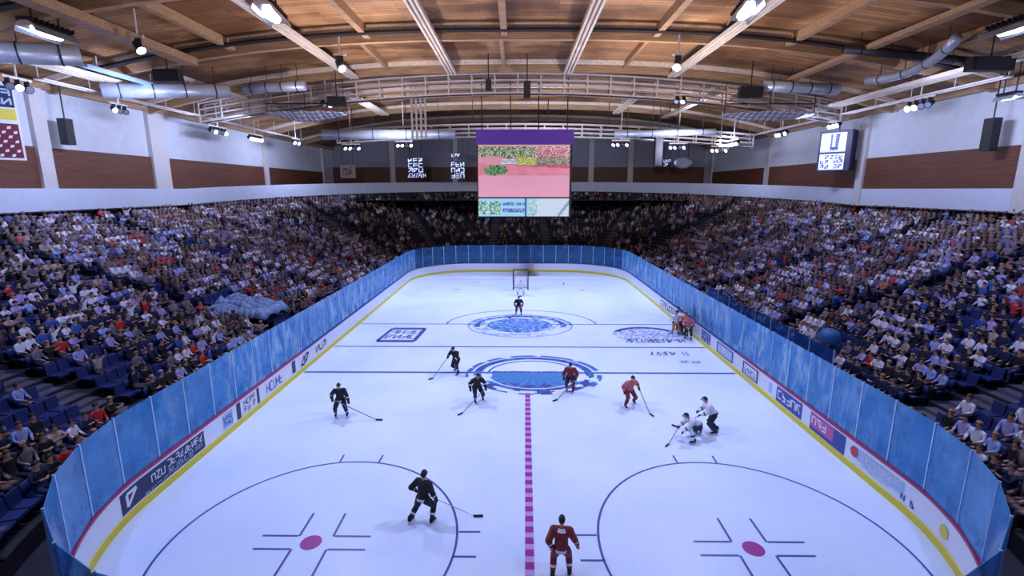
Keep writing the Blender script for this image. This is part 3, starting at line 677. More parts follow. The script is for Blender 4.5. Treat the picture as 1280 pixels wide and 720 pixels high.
for x, y, z, n_, s, lab, lit in ((-31.8, 32.5, 16.4, 3, 1.0, 'dark spotlight cluster beside the left wall nearest the camera', [0, 1, 0]),
    (-31.8, 40.5, 16.2, 3, .9, 'spotlight cluster on the left light rail, second from the camera', [1, 0, 0]), (-31.8, 53.5, 16.0, 5, 1.0, 'bushy spotlight cluster on the left light rail, third from the camera', [0, 1, 0, 0, 1]),
    (-31.8, 61, 16.0, 5, 1.0, 'bright spotlight cluster on the left light rail, fourth from the camera', [1, 1]), (-30, 68, 16.2, 3, 1.0, 'farthest spotlight cluster on the left light rail', [1, 0, 1]),
    (31.8, 41, 16.5, 4, 1.1, 'spotlight cluster with two lit lamps near the dark wall banner', [0, 0, 1, 1]), (31.8, 51.5, 16.3, 3, 1.0, 'bright spotlight cluster on the right light rail above the dark banner', [1, 1]),
    (30, 58, 16.2, 4, 1.0, 'spotlight cluster on the right light rail, third from the camera', [1, 0, 1, 1]), (28, 66, 15.8, 5, 1.0, 'farthest spotlight cluster on the right light rail', [1, 1])):
    cluster(x, y, z, n_, lab, (0, y - 12, 0), s, lit=lit)
for x, lab in ((-22, 'spotlight cluster at the left end of the lower catwalk'), (-15, 'spotlight cluster on the lower catwalk above the lettered signs'), (13.5, 'spotlight cluster on the lower catwalk right of the scoreboard'), (21, 'spotlight cluster on the lower catwalk left of the tall sign'), (26.5, 'spotlight cluster near the right end of the lower catwalk')):
    cluster(x, 66.4, 15.6 - 1.6 * (x / 33) ** 2 + .5, 4, lab, (0, 50, 0), .95, (1, 0, 0), [1, 1, 0, 1])
for x, z_, lab in ((-18.6, 18.1, 'small spotlight pair on the catwalk left of centre'), (15.6, 18.4, 'small spotlight pair on the catwalk right of centre')):
    cluster(x, 49.6, z_, 2, lab, (0, 35, 0), 1.0, (1, 0, 0), [0, 1])
cluster(-13.0, 38.0, 18.9, 1, 'single blue-grey spotlight hanging from the third roof beam left of centre', (-4, 25, 0), 1.5, (1, 0, 0), [0]); cluster(11.6, 38.0, 18.9, 1, 'single silver spotlight hanging from the third roof beam right of centre', (4, 25, 0), 1.4, (1, 0, 0), [0])
cluster(-22.6, 31, 18.3, 1, 'small white camera hanging left under the roof', (-4, 25, 0), 1.2, (1, 0, 0), [1])

def floodlight(x, y, z, label, L_=2.4, lit=True, s=1.0, rz=0):
    g = thing('floodlight', label, 'floodlight', (x, y, z), rz, 'large floodlights near the camera'); sx = 1 if x < 0 else -1
    rings = []
    for t_ in (0, 1):                            # trough shaped reflector
        yy = -L_ / 2 + L_ * t_; rings.append([(a * s, yy, b_ * s) for a, b_ in ((-.62, -.1), (-.5, .22), (-.2, .42), (.2, .42), (.5, .22), (.62, -.1), (.56, -.1), (.44, .16), (-.44, .16), (-.56, -.1))])
    loft(rings, 'reflector', M['reflector'], g, True, False)
    q = MB()
    for k in range(9): yy = -L_ / 2 + .1 + (L_ - .2) * k / 8; q.box(-.45 * s, .45 * s, yy - .02, yy + .02, .4 * s, .62 * s)
    q.build('cooling_fins', M['darkmetal'], g)
    q = MB(); n_ = 20
    for k in range(n_):
        pass
    q.v = [(.36 * s * math.cos(2 * PI * k / n_), L_ * .36 * math.sin(2 * PI * k / n_), .10) for k in range(n_)] + [(.30 * s * math.cos(2 * PI * k / n_), L_ * .30 * math.sin(2 * PI * k / n_), -.04) for k in range(n_)]
    q.f = [tuple(range(n_)), tuple(range(n_, 2 * n_))[::-1]] + [(k, (k + 1) % n_, n_ + (k + 1) % n_, n_ + k) for k in range(n_)]; q.c = [None] * len(q.f)
    q.build('lamp', M['lens'], g)
    q = MB()
    for yy in (-L_ * .3, L_ * .3): q.tube((0, yy, .4 * s), (0, yy, roof_z(x) - z - .02), .05, n=6)
    q.build('bracket', M['darkmetal'], g)
    return g
floodlight(-25.6, 28.4, 18.2, 'brightly glowing floodlight at the left edge under the roof', 2.6)
floodlight(-14.0, 30.0, 19.6, 'slanted floodlight with blue fins left of centre', 3.2, rz=.15)
floodlight(12.7, 29.8, 19.6, 'slanted floodlight with blue fins right of centre', 3.2, rz=-.15)
floodlight(26.2, 28.2, 18.2, 'brightly glowing floodlight at the right edge under the roof', 2.6)
floodlight(33.2, 35.2, 16.0, 'small bright floodlight low by the right wall column', 1.4, s=.7)

# ducts, blue strip light, loudspeakers and folded sheets under the roof
def duct(a, b_, r_, label, m='duct', bands=4, bend=None):
    g = thing('ventilation_duct', label, 'duct', a, 0, 'ducts under the roof'); A = Vector((0, 0, 0)); B = Vector(b_) - Vector(a)
    pts = [A, B] if bend is None else [A, Vector(bend) - Vector(a), B]
    if bend is not None: pts = [((1 - t_) ** 2) * pts[0] + 2 * t_ * (1 - t_) * pts[1] + t_ * t_ * pts[2] for t_ in [i / 10 for i in range(11)]]
    rings = []
    for i, p in enumerate(pts):
        d = (pts[min(i + 1, len(pts) - 1)] - pts[max(0, i - 1)]).normalized(); u = d.cross(Vector((0, 0, 1))).normalized(); v = u.cross(d)
        rings.append([p + (u * math.cos(2 * PI * k / 18) + v * math.sin(2 * PI * k / 18)) * r_ for k in range(18)])
    loft(rings, 'tube', M[m], g)
    q = MB()
    for k in range(bands):
        t_ = (k + .5) / bands; i = t_ * (len(pts) - 1); j = min(int(i), len(pts) - 2); p = pts[j].lerp(pts[j + 1], i - j); d = (pts[j + 1] - pts[j]).normalized(); q = MB(); q.tube(p - d * .04, p + d * .04, r_ * 1.06, n=18); top = Vector(a) + p; q.tube(p + Vector((0, 0, r_)), (p.x, p.y, roof_z(top.x) - a[2] - .02), .03, n=5); q.build('joint_band', M['darkmetal'], g)
duct((-24.0, 45, 18.7), (-18.6, 45, 18.9), .42, 'short pale blue duct left above the catwalk'); duct((21.1, 45, 18.8), (27.7, 45, 18.5), .45, 'short shiny duct right above the catwalk')
duct((26.4, 39.5, 18.1), (26.0, 31.5, 18.8), .3, 'curved thin duct hanging under the right side of the roof', bend=(28.0, 36, 17.6))
duct((-31, 38, 17.2), (-24.5, 43.5, 18.2), .55, 'large grey blue duct in the left corner of the roof'); duct((-33, 27.5, 17.4), (-27, 32, 18.1), .6, 'wide dusky duct below the outer left floodlight'); duct((22, 35.6, 19.3), (30.4, 35.6, 18.5), .28, 'long thin dark duct across the right of the roof', 'darkmetal')
duct((-24, 62, 16.6), (-8, 64.5, 16.9), .62, 'big pale blue duct behind the lower catwalk on the left'); duct((12, 63, 16.7), (24, 62, 16.9), .4, 'grey duct behind the lower catwalk on the right')
def sheet(cx, y, z, wx, label, seed):
    g = random.Random(seed); q = MB(); n_ = 14; P = []
    for i in range(n_ + 1):
        t_ = i / n_; x = cx - wx / 2 + wx * t_; zz = z - .5 * math.sin(PI * t_) + g.uniform(-.08, .08); P.append([(x, y + j * .5, zz + .9 * (1 - j / 3) * math.sin(PI * t_) * .6 + .10 * math.sin(3 * t_ + j)) for j in range(4)])
    for i in range(n_):
        for j in range(3): q.quad(P[i][j], P[i + 1][j], P[i + 1][j + 1], P[i][j + 1])
    o = q.build('canvas_sheet', M['fabric'], None, True); sd = o.modifiers.new('thick', 'SOLIDIFY'); sd.thickness = .05
    q = MB(); q.bar((cx - wx / 2, y + .75, z + .9), (cx + wx / 2, y + .75, z + .9), .1, .1)
    for t_ in (0, .5, 1): x = cx - wx / 2 + wx * t_; q.tube((x, y + .75, z - .1), (x, y + .75, roof_z(x) - .02), .04, n=5)
    q.build('hanger', M['darkmetal'], o)
    tag(o, label, 'canvas sheet')
sheet(-20.5, 48.4, 17.2, 7.5, 'pale hanging canvas sheet under the catwalk on the left', 3); sheet(24, 48.4, 17.1, 8.5, 'pale hanging canvas sheet under the catwalk on the right', 4)
g = thing('strip_light', 'long blue strip light under the left side of the roof', 'strip light', (-28.6, 34.0, 17.95)); q = MB(); q.box(-.22, .22, 0, 7.5, 0, .18); q.box(-.02, .02, 1, 1.1, .18, .9); q.box(-.02, .02, 6, 6.1, .18, .9); q.build('housing', M['duct'], g); q = MB(); q.box(-.16, .16, .1, 7.4, -.05, 0); q.build('lens', M['bluelens'], g)
def speaker_box(loc, sz, label, up=True):
    g = thing('loudspeaker', label, 'loudspeaker', loc, 0, 'black loudspeakers hung under the roof'); a, b_, c = sz
    q = MB(); q.box(-a / 2, a / 2, -b_ / 2, b_ / 2, -c / 2, c / 2); o = q.build('cabinet', M['black'], g)
    q = MB(); q.box(-a * .42, a * .42, -b_ / 2 - .03, -b_ / 2, -c * .45, c * .45); q.build('grille', M['darkmetal'], g)
    q = MB(); q.tube((0, 0, c / 2), (0, 0, roof_z(loc[0]) - loc[2] - .02), .05, n=6); q.build('bracket', M['darkmetal'], g)
speaker_box((-34.3, 38.2, 14.3), (.6, .7, 1.9), 'tall black loudspeaker on the left wall column'); speaker_box((34.3, 37.2, 13.9), (.6, .8, 2.3), 'tall black loudspeaker on the right wall column')
speaker_box((20.0, 44.6, 18.2), (1.9, .6, .9), 'wide black loudspeaker beside the shiny right duct'); speaker_box((-16.8, 47.5, 18.0), (1.6, .6, .8), 'wide black loudspeaker at the left of the catwalk'); speaker_box((29.2, 32.6, 17.6), (2.6, .6, .8), 'long black loudspeaker under the right roof'); speaker_box((-24.8, 36.5, 17.9), (1.8, .6, .8), 'dark blue loudspeaker under the left roof')
speaker_box((17.5, 63, 14.6), (.9, .7, 3.4), 'slim column of loudspeakers right of the scoreboard'); speaker_box((-2.6, 45.5, 19.0), (.5, .5, .9), 'small dark box hanging at the roof centre'); speaker_box((0.8, 45.5, 18.6), (.6, .6, 1.4), 'tall dark box hanging above the scoreboard')
speaker_box((19.0, 23.5, 19.3), (1.2, .7, .8), 'pale edged dark box at the top right of the roof')

# ------------------------------------------------------------------ scoreboard
sb = thing('scoreboard', 'big square video scoreboard with purple top hanging over the far ice', 'scoreboard', (.72, 54, 0))
q = MB(); q.box(-5.12, 5.12, .03, 1.6, 6.95, 16.2); q.build('cabinet', M['black'], sb)
q = MB(); q.box(-5.2, 5.25, -.10, .03, 14.72, 16.25); q.build('fascia', M['purple'], sb)
q = MB(); G = random.Random(5); nx, nz = 96, 60; x0, x1, z0, z1 = -5.0, 4.88, 9.2, 14.70
def px_col(u, v):
    n1 = mnoise.noise(Vector((u * 9, v * 7, 1))); n2 = mnoise.noise(Vector((u * 40, v * 30, 4))); n3 = mnoise.noise(Vector((u * 22, v * 18, 9)))
    pink = [.62 + .1 * n1, .20 + .06 * n1, .30 + .06 * n1]
    if v > .62 - .1 * (u - .3): pink = [.50, .07, .12] if u > .3 else [.62, .25, .33]
    if v < .42: pink = [c * (1 + .25 * (.42 - v)) for c in (.66, .30, .44)]
    c = pink
    if .77 + .03 * n1 < v < .97:                # row of green figures along the top
        c = [(.05, .16, .08), (.32, .34, .12), (.55, .50, .50), (.04, .08, .07)][int((n2 + 1) * 7 + (n3 + 1) * 5) % 4] if u < .62 else [(.45, .14, .2), (.62, .55, .6), (.4, .07, .12)][int((n2 + 1) * 9) % 3]
    if v > .97: c = (.6, .3, .36)
    if .62 < v < .77 and u > .42: c = [(.42, .48, .08), (.10, .26, .10), (.55, .52, .2)][int((n2 + 1) * 6) % 3] if u < .64 else [(.05, .13, .08), (.18, .2, .14), (.5, .3, .34)][int((n2 + 1) * 8) % 3]
    if .63 < v < .74 and .25 < u < .42: c = (.35, .38, .66) if n3 > -.1 else (.6, .55, .66)
    if ((u - .19) / .13) ** 2 + ((v - .52) / .10) ** 2 < 1 + .5 * n3: c = [(.02, .14, .09), (.03, .25, .17), (.25, .32, .06), (.01, .05, .04)][int((n2 + 1) * 8) % 4]
    return tuple(max(0, k) for k in c)
for i in range(nx):
    for j in range(nz):
        a, b_ = x0 + (x1 - x0) * i / nx, x0 + (x1 - x0) * (i + 1) / nx; c, d = z0 + (z1 - z0) * j / nz, z0 + (z1 - z0) * (j + 1) / nz
        q.quad((a, -.02, c), (b_, -.02, c), (b_, -.02, d), (a, -.02, d), px_col((i + .5) / nx, (j + .5) / nz))
q.build('screen', M['screen'], sb)
q = MB(); nx, nz = 90, 18; z0, z1 = 7.12, 9.05
for i in range(nx):
    for j in range(nz):
        u, v = (i + .5) / nx, (j + .5) / nz; a, b_ = x0 + (x1 - x0) * i / nx, x0 + (x1 - x0) * (i + 1) / nx; c, d = z0 + (z1 - z0) * j / nz, z0 + (z1 - z0) * (j + 1) / nz
        r_ = G.random(); bg = (.32, .62, .85) if u < .65 else (.56, .66, .82)
        if u < .25 and .1 < v < .85: bg = (.06, .20, .16) if r_ < .45 else ((.35, .45, .25) if r_ < .6 else (.5, .75, .8))
        elif .27 < u < .51 and (.6 < v < .8 or .2 < v < .42): bg = (.08, .16, .45) if r_ < .6 else (.3, .45, .8)
        elif .51 < u < .535: bg = (.1, .12, .35)
        elif .55 < u < .65 and v < .9: bg = (.2, .45, .5) if r_ < .4 else ((.6, .6, .45) if r_ < .6 else (.55, .7, .85))
        elif u > .88 and abs((u - .88) * 6 - v * .9) < .12: bg = (.25, .35, .4)
        q.quad((a, -.02, c), (b_, -.02, c), (b_, -.02, d), (a, -.02, d), bg)
q.build('caption_screen', M['screen'], sb)
for x in (-4.6, -1.5, 1.5, 4.6): q = MB(); q.tube((x, .8, 16.2), (x, .8, roof_z(x + .72) - .02), .06, n=6); q.build('cable', M['darkmetal'], sb)

# ------------------------------------------------------------------ banners and signs
def hmap(o, ux, uz): o = Vector(o); ux = Vector(ux); uz = Vector(uz); return lambda u, v: tuple(o + ux * u + uz * v)
# maroon and white banner on the left wall
g = thing('wall_banner', 'tall banner with maroon and white checks hanging by the left wall', 'banner', (-34.2, 33.2, 11.95), math.radians(50))
q = MB(); q.box(-1.0, 1.0, 0, .08, 0, 4.9); q.build('frame', M['white'], g)
q = MB(); q.box(-.88, .88, -.02, 0, .15, 2.35); q.build('panel', M['maroon'], g)
q = MB()
for i in range(6):
    for j in range(7):
        if (i + j) % 2 == 0: x = -.84 + i * .28; z = .2 + j * .3; q.quad((x + .02, -.03, z), (x + .2, -.03, z + .03), (x + .24, -.03, z + .2), (x + .06, -.03, z + .17))
q.build('check_pattern', M['white'], g)
q = MB(); q.box(-.88, .88, -.02, 0, 2.6, 3.3); q.build('panel', M['adyel'], g); q = MB(); q.box(-.88, .88, -.02, 0, 3.4, 4.75); q.build('panel', M['adnavy'], g); glyphs(hmap((0, -.03, 0), (1, 0, 0), (0, 0, 1)), -.8, .8, 3.5, 4.6, 3, 2, 31, 'lettering', M['adpale'], g)
# dark sign with two lit panels on the right wall
g = thing('hanging_sign', 'tall dark sign with two lit white panels by the right wall', 'sign', (32.9, 52.8, 11.9), math.radians(-50))
q = MB(); q.box(-1.5, 1.5, 0, 1.6, 0, 4.1); q.build('cabinet', M['adnavy'], g)
for za, zb in ((.15, 1.75), (1.95, 3.85)): q = MB(); q.box(-1.3, 1.0, -.03, 0, za, zb); q.build('lit_panel', M['litwhite'], g)
glyphs(hmap((0, -.04, 0), (1, 0, 0), (0, 0, 1)), -1.2, .9, .25, 1.65, 5, 3, 33, 'lettering', M['adblue'], g)
q = MB()
for k in range(9):
    t_ = k / 8; x = -.35 + .75 * t_ - .3; q.quad((-.45 + .05 * math.sin(3 * t_), -.04, 2.3 + t_ * 1.3), (-.25, -.04, 2.3 + t_ * 1.3), (-.2, -.04, 2.45 + t_ * 1.3), (-.42, -.04, 2.45 + t_ * 1.3)); q.quad((.0, -.04, 2.3 + t_ * 1.3), (.3 + .1 * t_, -.04, 2.3 + t_ * 1.3), (.34 + .1 * t_, -.04, 2.45 + t_ * 1.3), (.06, -.04, 2.45 + t_ * 1.3))
q.box(-.4, .35, -.045, -.04, 2.15, 2.45); q.build('emblem', M['adblue'], g); glyphs(hmap((0, -.045, 0), (1, 0, 0), (0, 0, 1)), -1.2, .3, 1.98, 2.14, 6, 1, 35, 'lettering', M['adnavy'], g)
q = MB(); q.tube((0, .8, 4.1), (0, .8, roof_z(33.2) - 11.75), .06, n=6); q.build('hanger', M['darkmetal'], g)
# cream framed board and white lettering signs on the far wall
def to_roof(g, x, y, z0_, dx, m='darkmetal'):
    q = MB(); 
    for s in (-dx, dx): q.tube((s, .1, z0_), (s, .1, roof_z(x + s) - g.location.z - .02), .05, n=5)
    q.build('hanger', M[m], g)
g = thing('framed_sign', 'small square cream sign hanging at the far left', 'sign', (-30.2, 88.5, 12.0)); q = MB(); q.box(-1.35, 1.35, 0, .12, 0, 2.3); q.build('board', M['cream'], g); glyphs(hmap((0, -.02, 0), (1, 0, 0), (0, 0, 1)), -.9, .9, .5, 1.9, 3, 2, 40, 'lettering', M['maroon'], g); to_roof(g, -30.2, 88.5, 2.3, 1.0)
def letter_sign(x, z, n1, rows, w1, h1, label, seed, base=True):
    g = thing('letter_sign', label, 'sign', (x, 84, z), 0, 'white lettered signs hanging at the far end')
    q = MB(); q.box(-w1 / 2 - .1, w1 / 2 + .1, .06, .22, 0, h1); q.build('backing', M['adnavy'], g)
    glyphs(hmap((0, .05, 0), (1, 0, 0), (0, 0, 1)), -w1 / 2, w1 / 2, .9 if base else .1, h1 - .1, n1, rows, seed, 'lettering', M['litwhite'], g, dens=.75)
    if base: glyphs(hmap((0, .04, 0), (1, 0, 0), (0, 0, 1)), -w1 / 2 - .1, w1 / 2 + .4, .05, .85, 7, 1, seed + 1, 'lettering', M['litwhite'], g, dens=.75)
    to_roof(g, x, 84, h1, w1 * .35)
letter_sign(-17.2, 11.9, 3, 3, 2.6, 3.4, 'stacked white lettered sign at the far end, wider one on the left', 50); letter_sign(-10.1, 11.7, 3, 3, 2.3, 3.0, 'stacked white lettered sign beside the scoreboard', 53, False); letter_sign(-10.4, 15.2, 3, 1, 1.5, .9, 'tiny white lettered sign above the stacked sign beside the scoreboard', 57, False)
g = thing('wall_plaque', 'oval silver plaque sign at the far right under the catwalk', 'sign', (27.6, 84, 13.6)); q = MB(); rg = [[(1.5 * k * math.cos(2 * PI * i / 24), yy, 1.0 * k * math.sin(2 * PI * i / 24) + .8) for i in range(24)] for yy, k in ((.2, 1), (0, 1), (-.05, .8))]; loft(rg, 'plaque', M['reflector'], g, True, False); to_roof(g, 27.6, 84, 1.7, .8)
g = thing('hanging_sign', 'little lit square sign beside the oval plaque', 'sign', (24.9, 84, 13.7)); q = MB(); q.box(-.7, .7, 0, .2, 0, 1.4); q.build('cabinet', M['adnavy'], g); glyphs(hmap((0, -.02, 0), (1, 0, 0), (0, 0, 1)), -.6, .6, .1, 1.3, 3, 2, 60, 'lettering', M['litwhite'], g); to_roof(g, 24.9, 84, 1.4, .5)

# ------------------------------------------------------------------ goal
gl = thing('hockey_goal', 'tall narrow hockey goal with dark posts and white netting at the far end', 'goal', (.32, 48.4, 0))
for x in (-.75, .75): q = MB(); q.tube((x, 0, 0), (x, 0, 2.1), .05, n=10); q.build('post', M['kit_navy'], gl)
q = MB(); q.tube((-.8, 0, 2.1), (.8, 0, 2.1), .05, n=10); q.build('crossbar', M['kit_navy'], gl)
q = MB()
for x in (-.75, .75): q.tube((x, 0, 2.1), (x * .9, .9, 1.5), .03, n=6); q.tube((x * .9, .9, 1.5), (x * .9, 1.1, 0), .03, n=6); q.tube((x, 0, .03), (x * .9, 1.1, .03), .03, n=6)
q.tube((-.68, 1.1, .03), (.68, 1.1, .03), .03, n=6); q.build('back_frame', M['kit_navy'], gl)
q = MB()
for k in range(13):
    x = -.68 + 1.36 * k / 12; q.tube((x * 1.08, 0, 2.1), (x, .9, 1.5), .009, n=4); q.tube((x, .9, 1.5), (x, 1.1, 0), .009, n=4)
for k in range(11):
    z = 1.5 * k / 10; yb = 1.1 - .2 * z / 1.5; q.tube((-.68, yb, z), (.68, yb, z), .009, n=4)
    for s in (-.72, .72): q.tube((s, 0, z * 1.35), (s * .95, yb, z), .009, n=4)
q.build('netting', M['net'], gl)

# ------------------------------------------------------------------ players
def V3(*a): return Vector(a)
def ik(a, b_, l1, l2, pole):
    d = b_ - a; L_ = min(d.length, (l1 + l2) * .995); dn = d.normalized(); x = (l1 * l1 - l2 * l2 + L_ * L_) / (2 * L_); h = math.sqrt(max(0, l1 * l1 - x * x)); pp = pole - dn * pole.dot(dn); pp = pp.normalized()
    return a + dn * x + pp * h, a + dn * L_
def head_mesh():
    """head with brow, nose, chin and ears"""
    bm = bmesh.new(); bmesh.ops.create_uvsphere(bm, u_segments=20, v_segments=14, radius=1)
    for v in bm.verts:
        x, y, z = v.co; y0 = y
        v.co.x = x * .078 * (1 - .18 * max(0, -z)); v.co.z = z * .118; v.co.y = y * .098
        if z < -.3 and y > 0: v.co.y += .012 * (1 - abs(x))
        if y > .85 and -.35 < z < .15: v.co.y += .022 * (1 - abs(x) * 3) if abs(x) < .3 else 0
        if abs(x) > .93 and abs(z) < .3 and abs(y) < .35: v.co.x *= 1.14
    me = bpy.data.meshes.new('head_part'); bm.to_mesh(me); bm.free(); return me
HEADM = head_mesh()
def join_meshes(name, items):
    bm = bmesh.new()
    for me, mx, idx in items:
        n0 = len(bm.faces); t2 = me.copy(); t2.transform(mx); bm.from_mesh(t2); bpy.data.meshes.remove(t2)
        bm.faces.ensure_lookup_table()
        for f in bm.faces[n0:]: f.material_index = idx; f.smooth = True
    out = bpy.data.meshes.new(name); bm.to_mesh(out); bm.free(); return out
def person_figure(name, label, loc, rz, cfg, group):
    c = dict(hz=.92, lean=.35, turn=0, fl=(-.2, .1), fr=(.2, -.05), hl=(-.35, .35, .95), hr=(.32, .4, 1.0), shirt='kit_navy', pants='kit_navy', sock='kit_navy', helmet='kit_black', stripe='kit_white', skate='kit_black', glove='kit_black', hair=False, scale=1.0, pads=False, headtilt=.25, fz=(0, 0))
    c.update(cfg); g = thing(name, label, 'person', (loc[0], loc[1], ZP), rz, group); g.scale = (c['scale'],) * 3
    hz, ln = c['hz'], c['lean']; P = V3(0, 0, hz); up = V3(math.sin(c['turn']) * .25, math.sin(ln), math.cos(ln)).normalized(); sd = V3(1, 0, 0)
    waist = P + up * .16; chest = P + up * .36; nk = P + up * .52; hu = (up + V3(0, 0, c['headtilt'] * 2)).normalized(); hc = nk + hu * .2 + V3(0, .02, 0)
    SL, SR = nk - sd * .19 - up * .05, nk + sd * .19 - up * .05
    HL, HR = V3(*c['hl']), V3(*c['hr'])
    EL, HL = ik(SL, HL, .29, .27, V3(-.6, -.8, -.3)); ER, HR = ik(SR, HR, .29, .27, V3(.6, -.8, -.3))
    pl, pr_ = P - sd * .11 - V3(0, 0, .04), P + sd * .11 - V3(0, 0, .04)
    AL, AR = V3(c['fl'][0], c['fl'][1], .14 + c['fz'][0]), V3(c['fr'][0], c['fr'][1], .14 + c['fz'][1])
    KL, AL = ik(pl, AL, .43, .42, V3(-.15, 1, .1)); KR, AR = ik(pr_, AR, .43, .42, V3(.15, 1, .1))
    nodes = [(P, .14), (waist, .125), (chest, .145), (nk, .06), (nk + hu * .08, .052), (SL, .07), (EL, .048), (HL, .033), (SR, .07), (ER, .048), (HR, .033), (pl, .10), (KL, .062), (AL, .042), (pr_, .10), (KR, .062), (AR, .042)]
    ed = [(0, 1), (1, 2), (2, 3), (3, 4), (2, 5), (5, 6), (6, 7), (2, 8), (8, 9), (9, 10), (0, 11), (11, 12), (12, 13), (0, 14), (14, 15), (15, 16)]
    far = math.hypot(*loc) ; vx = .014 if far < 16 else (.02 if far < 26 else .03)
    sk = blob_mesh('b', [(nodes[i][0], nodes[i][1], nodes[j][0], nodes[j][1]) for i, j in ed], vx)
    hm = Matrix.Translation(hc) @ Matrix.Rotation(-c['headtilt'] * .5 - (.1 if ln > .3 else 0), 4, 'X')
    body = join_meshes('body', [(sk, Matrix(), 0), (HEADM, hm, 0)]); body.materials.append(M['skin']); link('body', body, g)
    def part(nm, nd, e, m, sub=2, parent=g, root=0):
        me = blob_mesh(nm, [(nd[i][0], nd[i][1], nd[j][0], nd[j][1]) for i, j in e], vx if nm != 'glove' else min(vx, .016) * .55, 6 if nm != 'glove' else 2); me.materials.append(M[m]); return link(nm, me, parent)
    # jersey over torso and arms
    HLf, HRf = EL.lerp(HL, .82), ER.lerp(HR, .82)
    j = part('jersey', [(P + up * .05, .175), (waist, .17), (chest, .165), (nk - up * .03, .085), (SL - up * .01, .108), (EL, .085), (HLf, .066), (SR - up * .01, .108), (ER, .085), (HRf, .066)], [(0, 1), (1, 2), (2, 3), (2, 4), (4, 5), (5, 6), (2, 7), (7, 8), (8, 9), (4, 7)], c['shirt'], root=1)
    q = MB(); q.tube(P - up * .06, P + up * .02, .176, .182, 20, False); q.build('hem_stripe', M[c['stripe']], j, True)
    for a, b_ in ((EL, HL), (ER, HR)): q = MB(); q.tube(a.lerp(b_, .25), a.lerp(b_, .42), .088, .084, 12, False); q.build('sleeve_stripe', M[c['stripe']], j, True)
    kl, kr = pl.lerp(KL, .85), pr_.lerp(KR, .85)
    part('shorts', [(P + up * .03, .15), (pl, .13), (kl, .10), (pr_, .13), (kr, .10)], [(0, 1), (1, 2), (0, 3), (3, 4)], c['pants'])
    for K, A in ((KL, AL), (KR, AR)):
        w_ = 1.55 if c['pads'] else 1.0
        s_ = part('sock', [(K + (K - A).normalized() * .06, .085 * w_), (K.lerp(A, .35), .088 * w_), (K.lerp(A, .92), .062 * w_)], [(0, 1), (1, 2)], c['sock'])
        q = MB(); q.tube(K.lerp(A, .45), K.lerp(A, .6), .091 * w_, .086 * w_, 12, False); q.build('sock_stripe', M[c['stripe']], s_, True)
        # skate: boot with toe, holder and blade
        b2 = part('skate', [(A + V3(0, -.01, .06), .06), (A + V3(0, -.03, -.02), .058), (A + V3(0, .07, -.035), .05), (A + V3(0, .17, -.045), .043)], [(0, 1), (1, 2), (2, 3)], c['skate'])
        q = MB(); z0_ = A.z - .14; q.box(A.x - .006, A.x + .006, A.y - .10, A.y + .22, z0_, z0_ + .035); q.build('blade', M['blade'], b2); q = MB(); q.box(A.x - .012, A.x + .012, A.y - .07, A.y - .02, z0_ + .03, A.z - .06); q.box(A.x - .012, A.x + .012, A.y + .10, A.y + .15, z0_ + .03, A.z - .06); q.build('blade_holder', M['kit_white'], b2)
    for E_, H_, s in ((EL, HL, -1), (ER, HR, 1)):
        d = (H_ - E_).normalized(); sdv = d.cross(V3(0, 0, 1)); sdv = sdv.normalized() if sdv.length > .05 else V3(1, 0, 0); nrm = sdv.cross(d)
        nd = [(H_ - d * .05, .05), (H_ + d * .03, .042)]; e = [(0, 1)]
        for k, ln_ in enumerate((.055, .065, .062, .05)):
            o_ = sdv * (k - 1.5) * .026; i0 = len(nd); nd += [(H_ + d * .065 + o_, .0135), (H_ + d * (.065 + ln_ * .6) + o_ - nrm * .022, .0125), (H_ + d * (.06 + ln_ * .6) + o_ - nrm * .055, .0115)]; e += [(1, i0), (i0, i0 + 1), (i0 + 1, i0 + 2)]
        i0 = len(nd); nd += [(H_ + sdv * -s * .05 + d * .015 - nrm * .015, .016), (H_ + sdv * -s * .055 + d * .05 - nrm * .035, .014)]; e += [(0, i0), (i0, i0 + 1)]
        part('glove', nd, e, c['glove'], 1)
    bm = bmesh.new(); bmesh.ops.create_uvsphere(bm, u_segments=20, v_segments=12, radius=1)
    bmesh.ops.delete(bm, geom=[v for v in bm.verts if v.co.z < (-.15 if not c['hair'] else -.1) - (.5 if v.co.y < 0 else 0) or (v.co.y > .45 and v.co.z < .28)], context='VERTS')
    for v in bm.verts: v.co.x *= .094 if not c['hair'] else .084; v.co.y *= .118 if not c['hair'] else .106; v.co.z *= .135 if not c['hair'] else .127
    me = bpy.data.meshes.new('h'); bm.to_mesh(me); bm.free(); me.transform(hm); me.materials.append(M['hair'] if c['hair'] else M[c['helmet']])
    for p in me.polygons: p.use_smooth = True
    h_ = link('hair' if c['hair'] else 'helmet', me, g)
    if not c['hair']:
        q = MB(); q.tube((0, .085, .0), (0, .11, .045), .055, .075, 14, False); v_ = q.build('visor', M['reflector'], h_); v_.data.transform(hm)
    q = MB(); 
    for s in (-.028, .028): q.box(s - .009, s + .009, .088, .096, .005, .015)
    ey = q.build('eyes', M['black'], g); ey.data.transform(hm)
    q = MB(); q.box(-.022, .022, .088, .095, -.062, -.054); mo = q.build('mouth', M['adred'], g); mo.data.transform(hm)
    g['hand'] = 0; del g['hand']
    R = Matrix.Translation(V3(loc[0], loc[1], ZP)) @ Matrix.Rotation(rz, 4, 'Z') @ Matrix.Scale(c['scale'], 4)
    return g, R, HL, HR
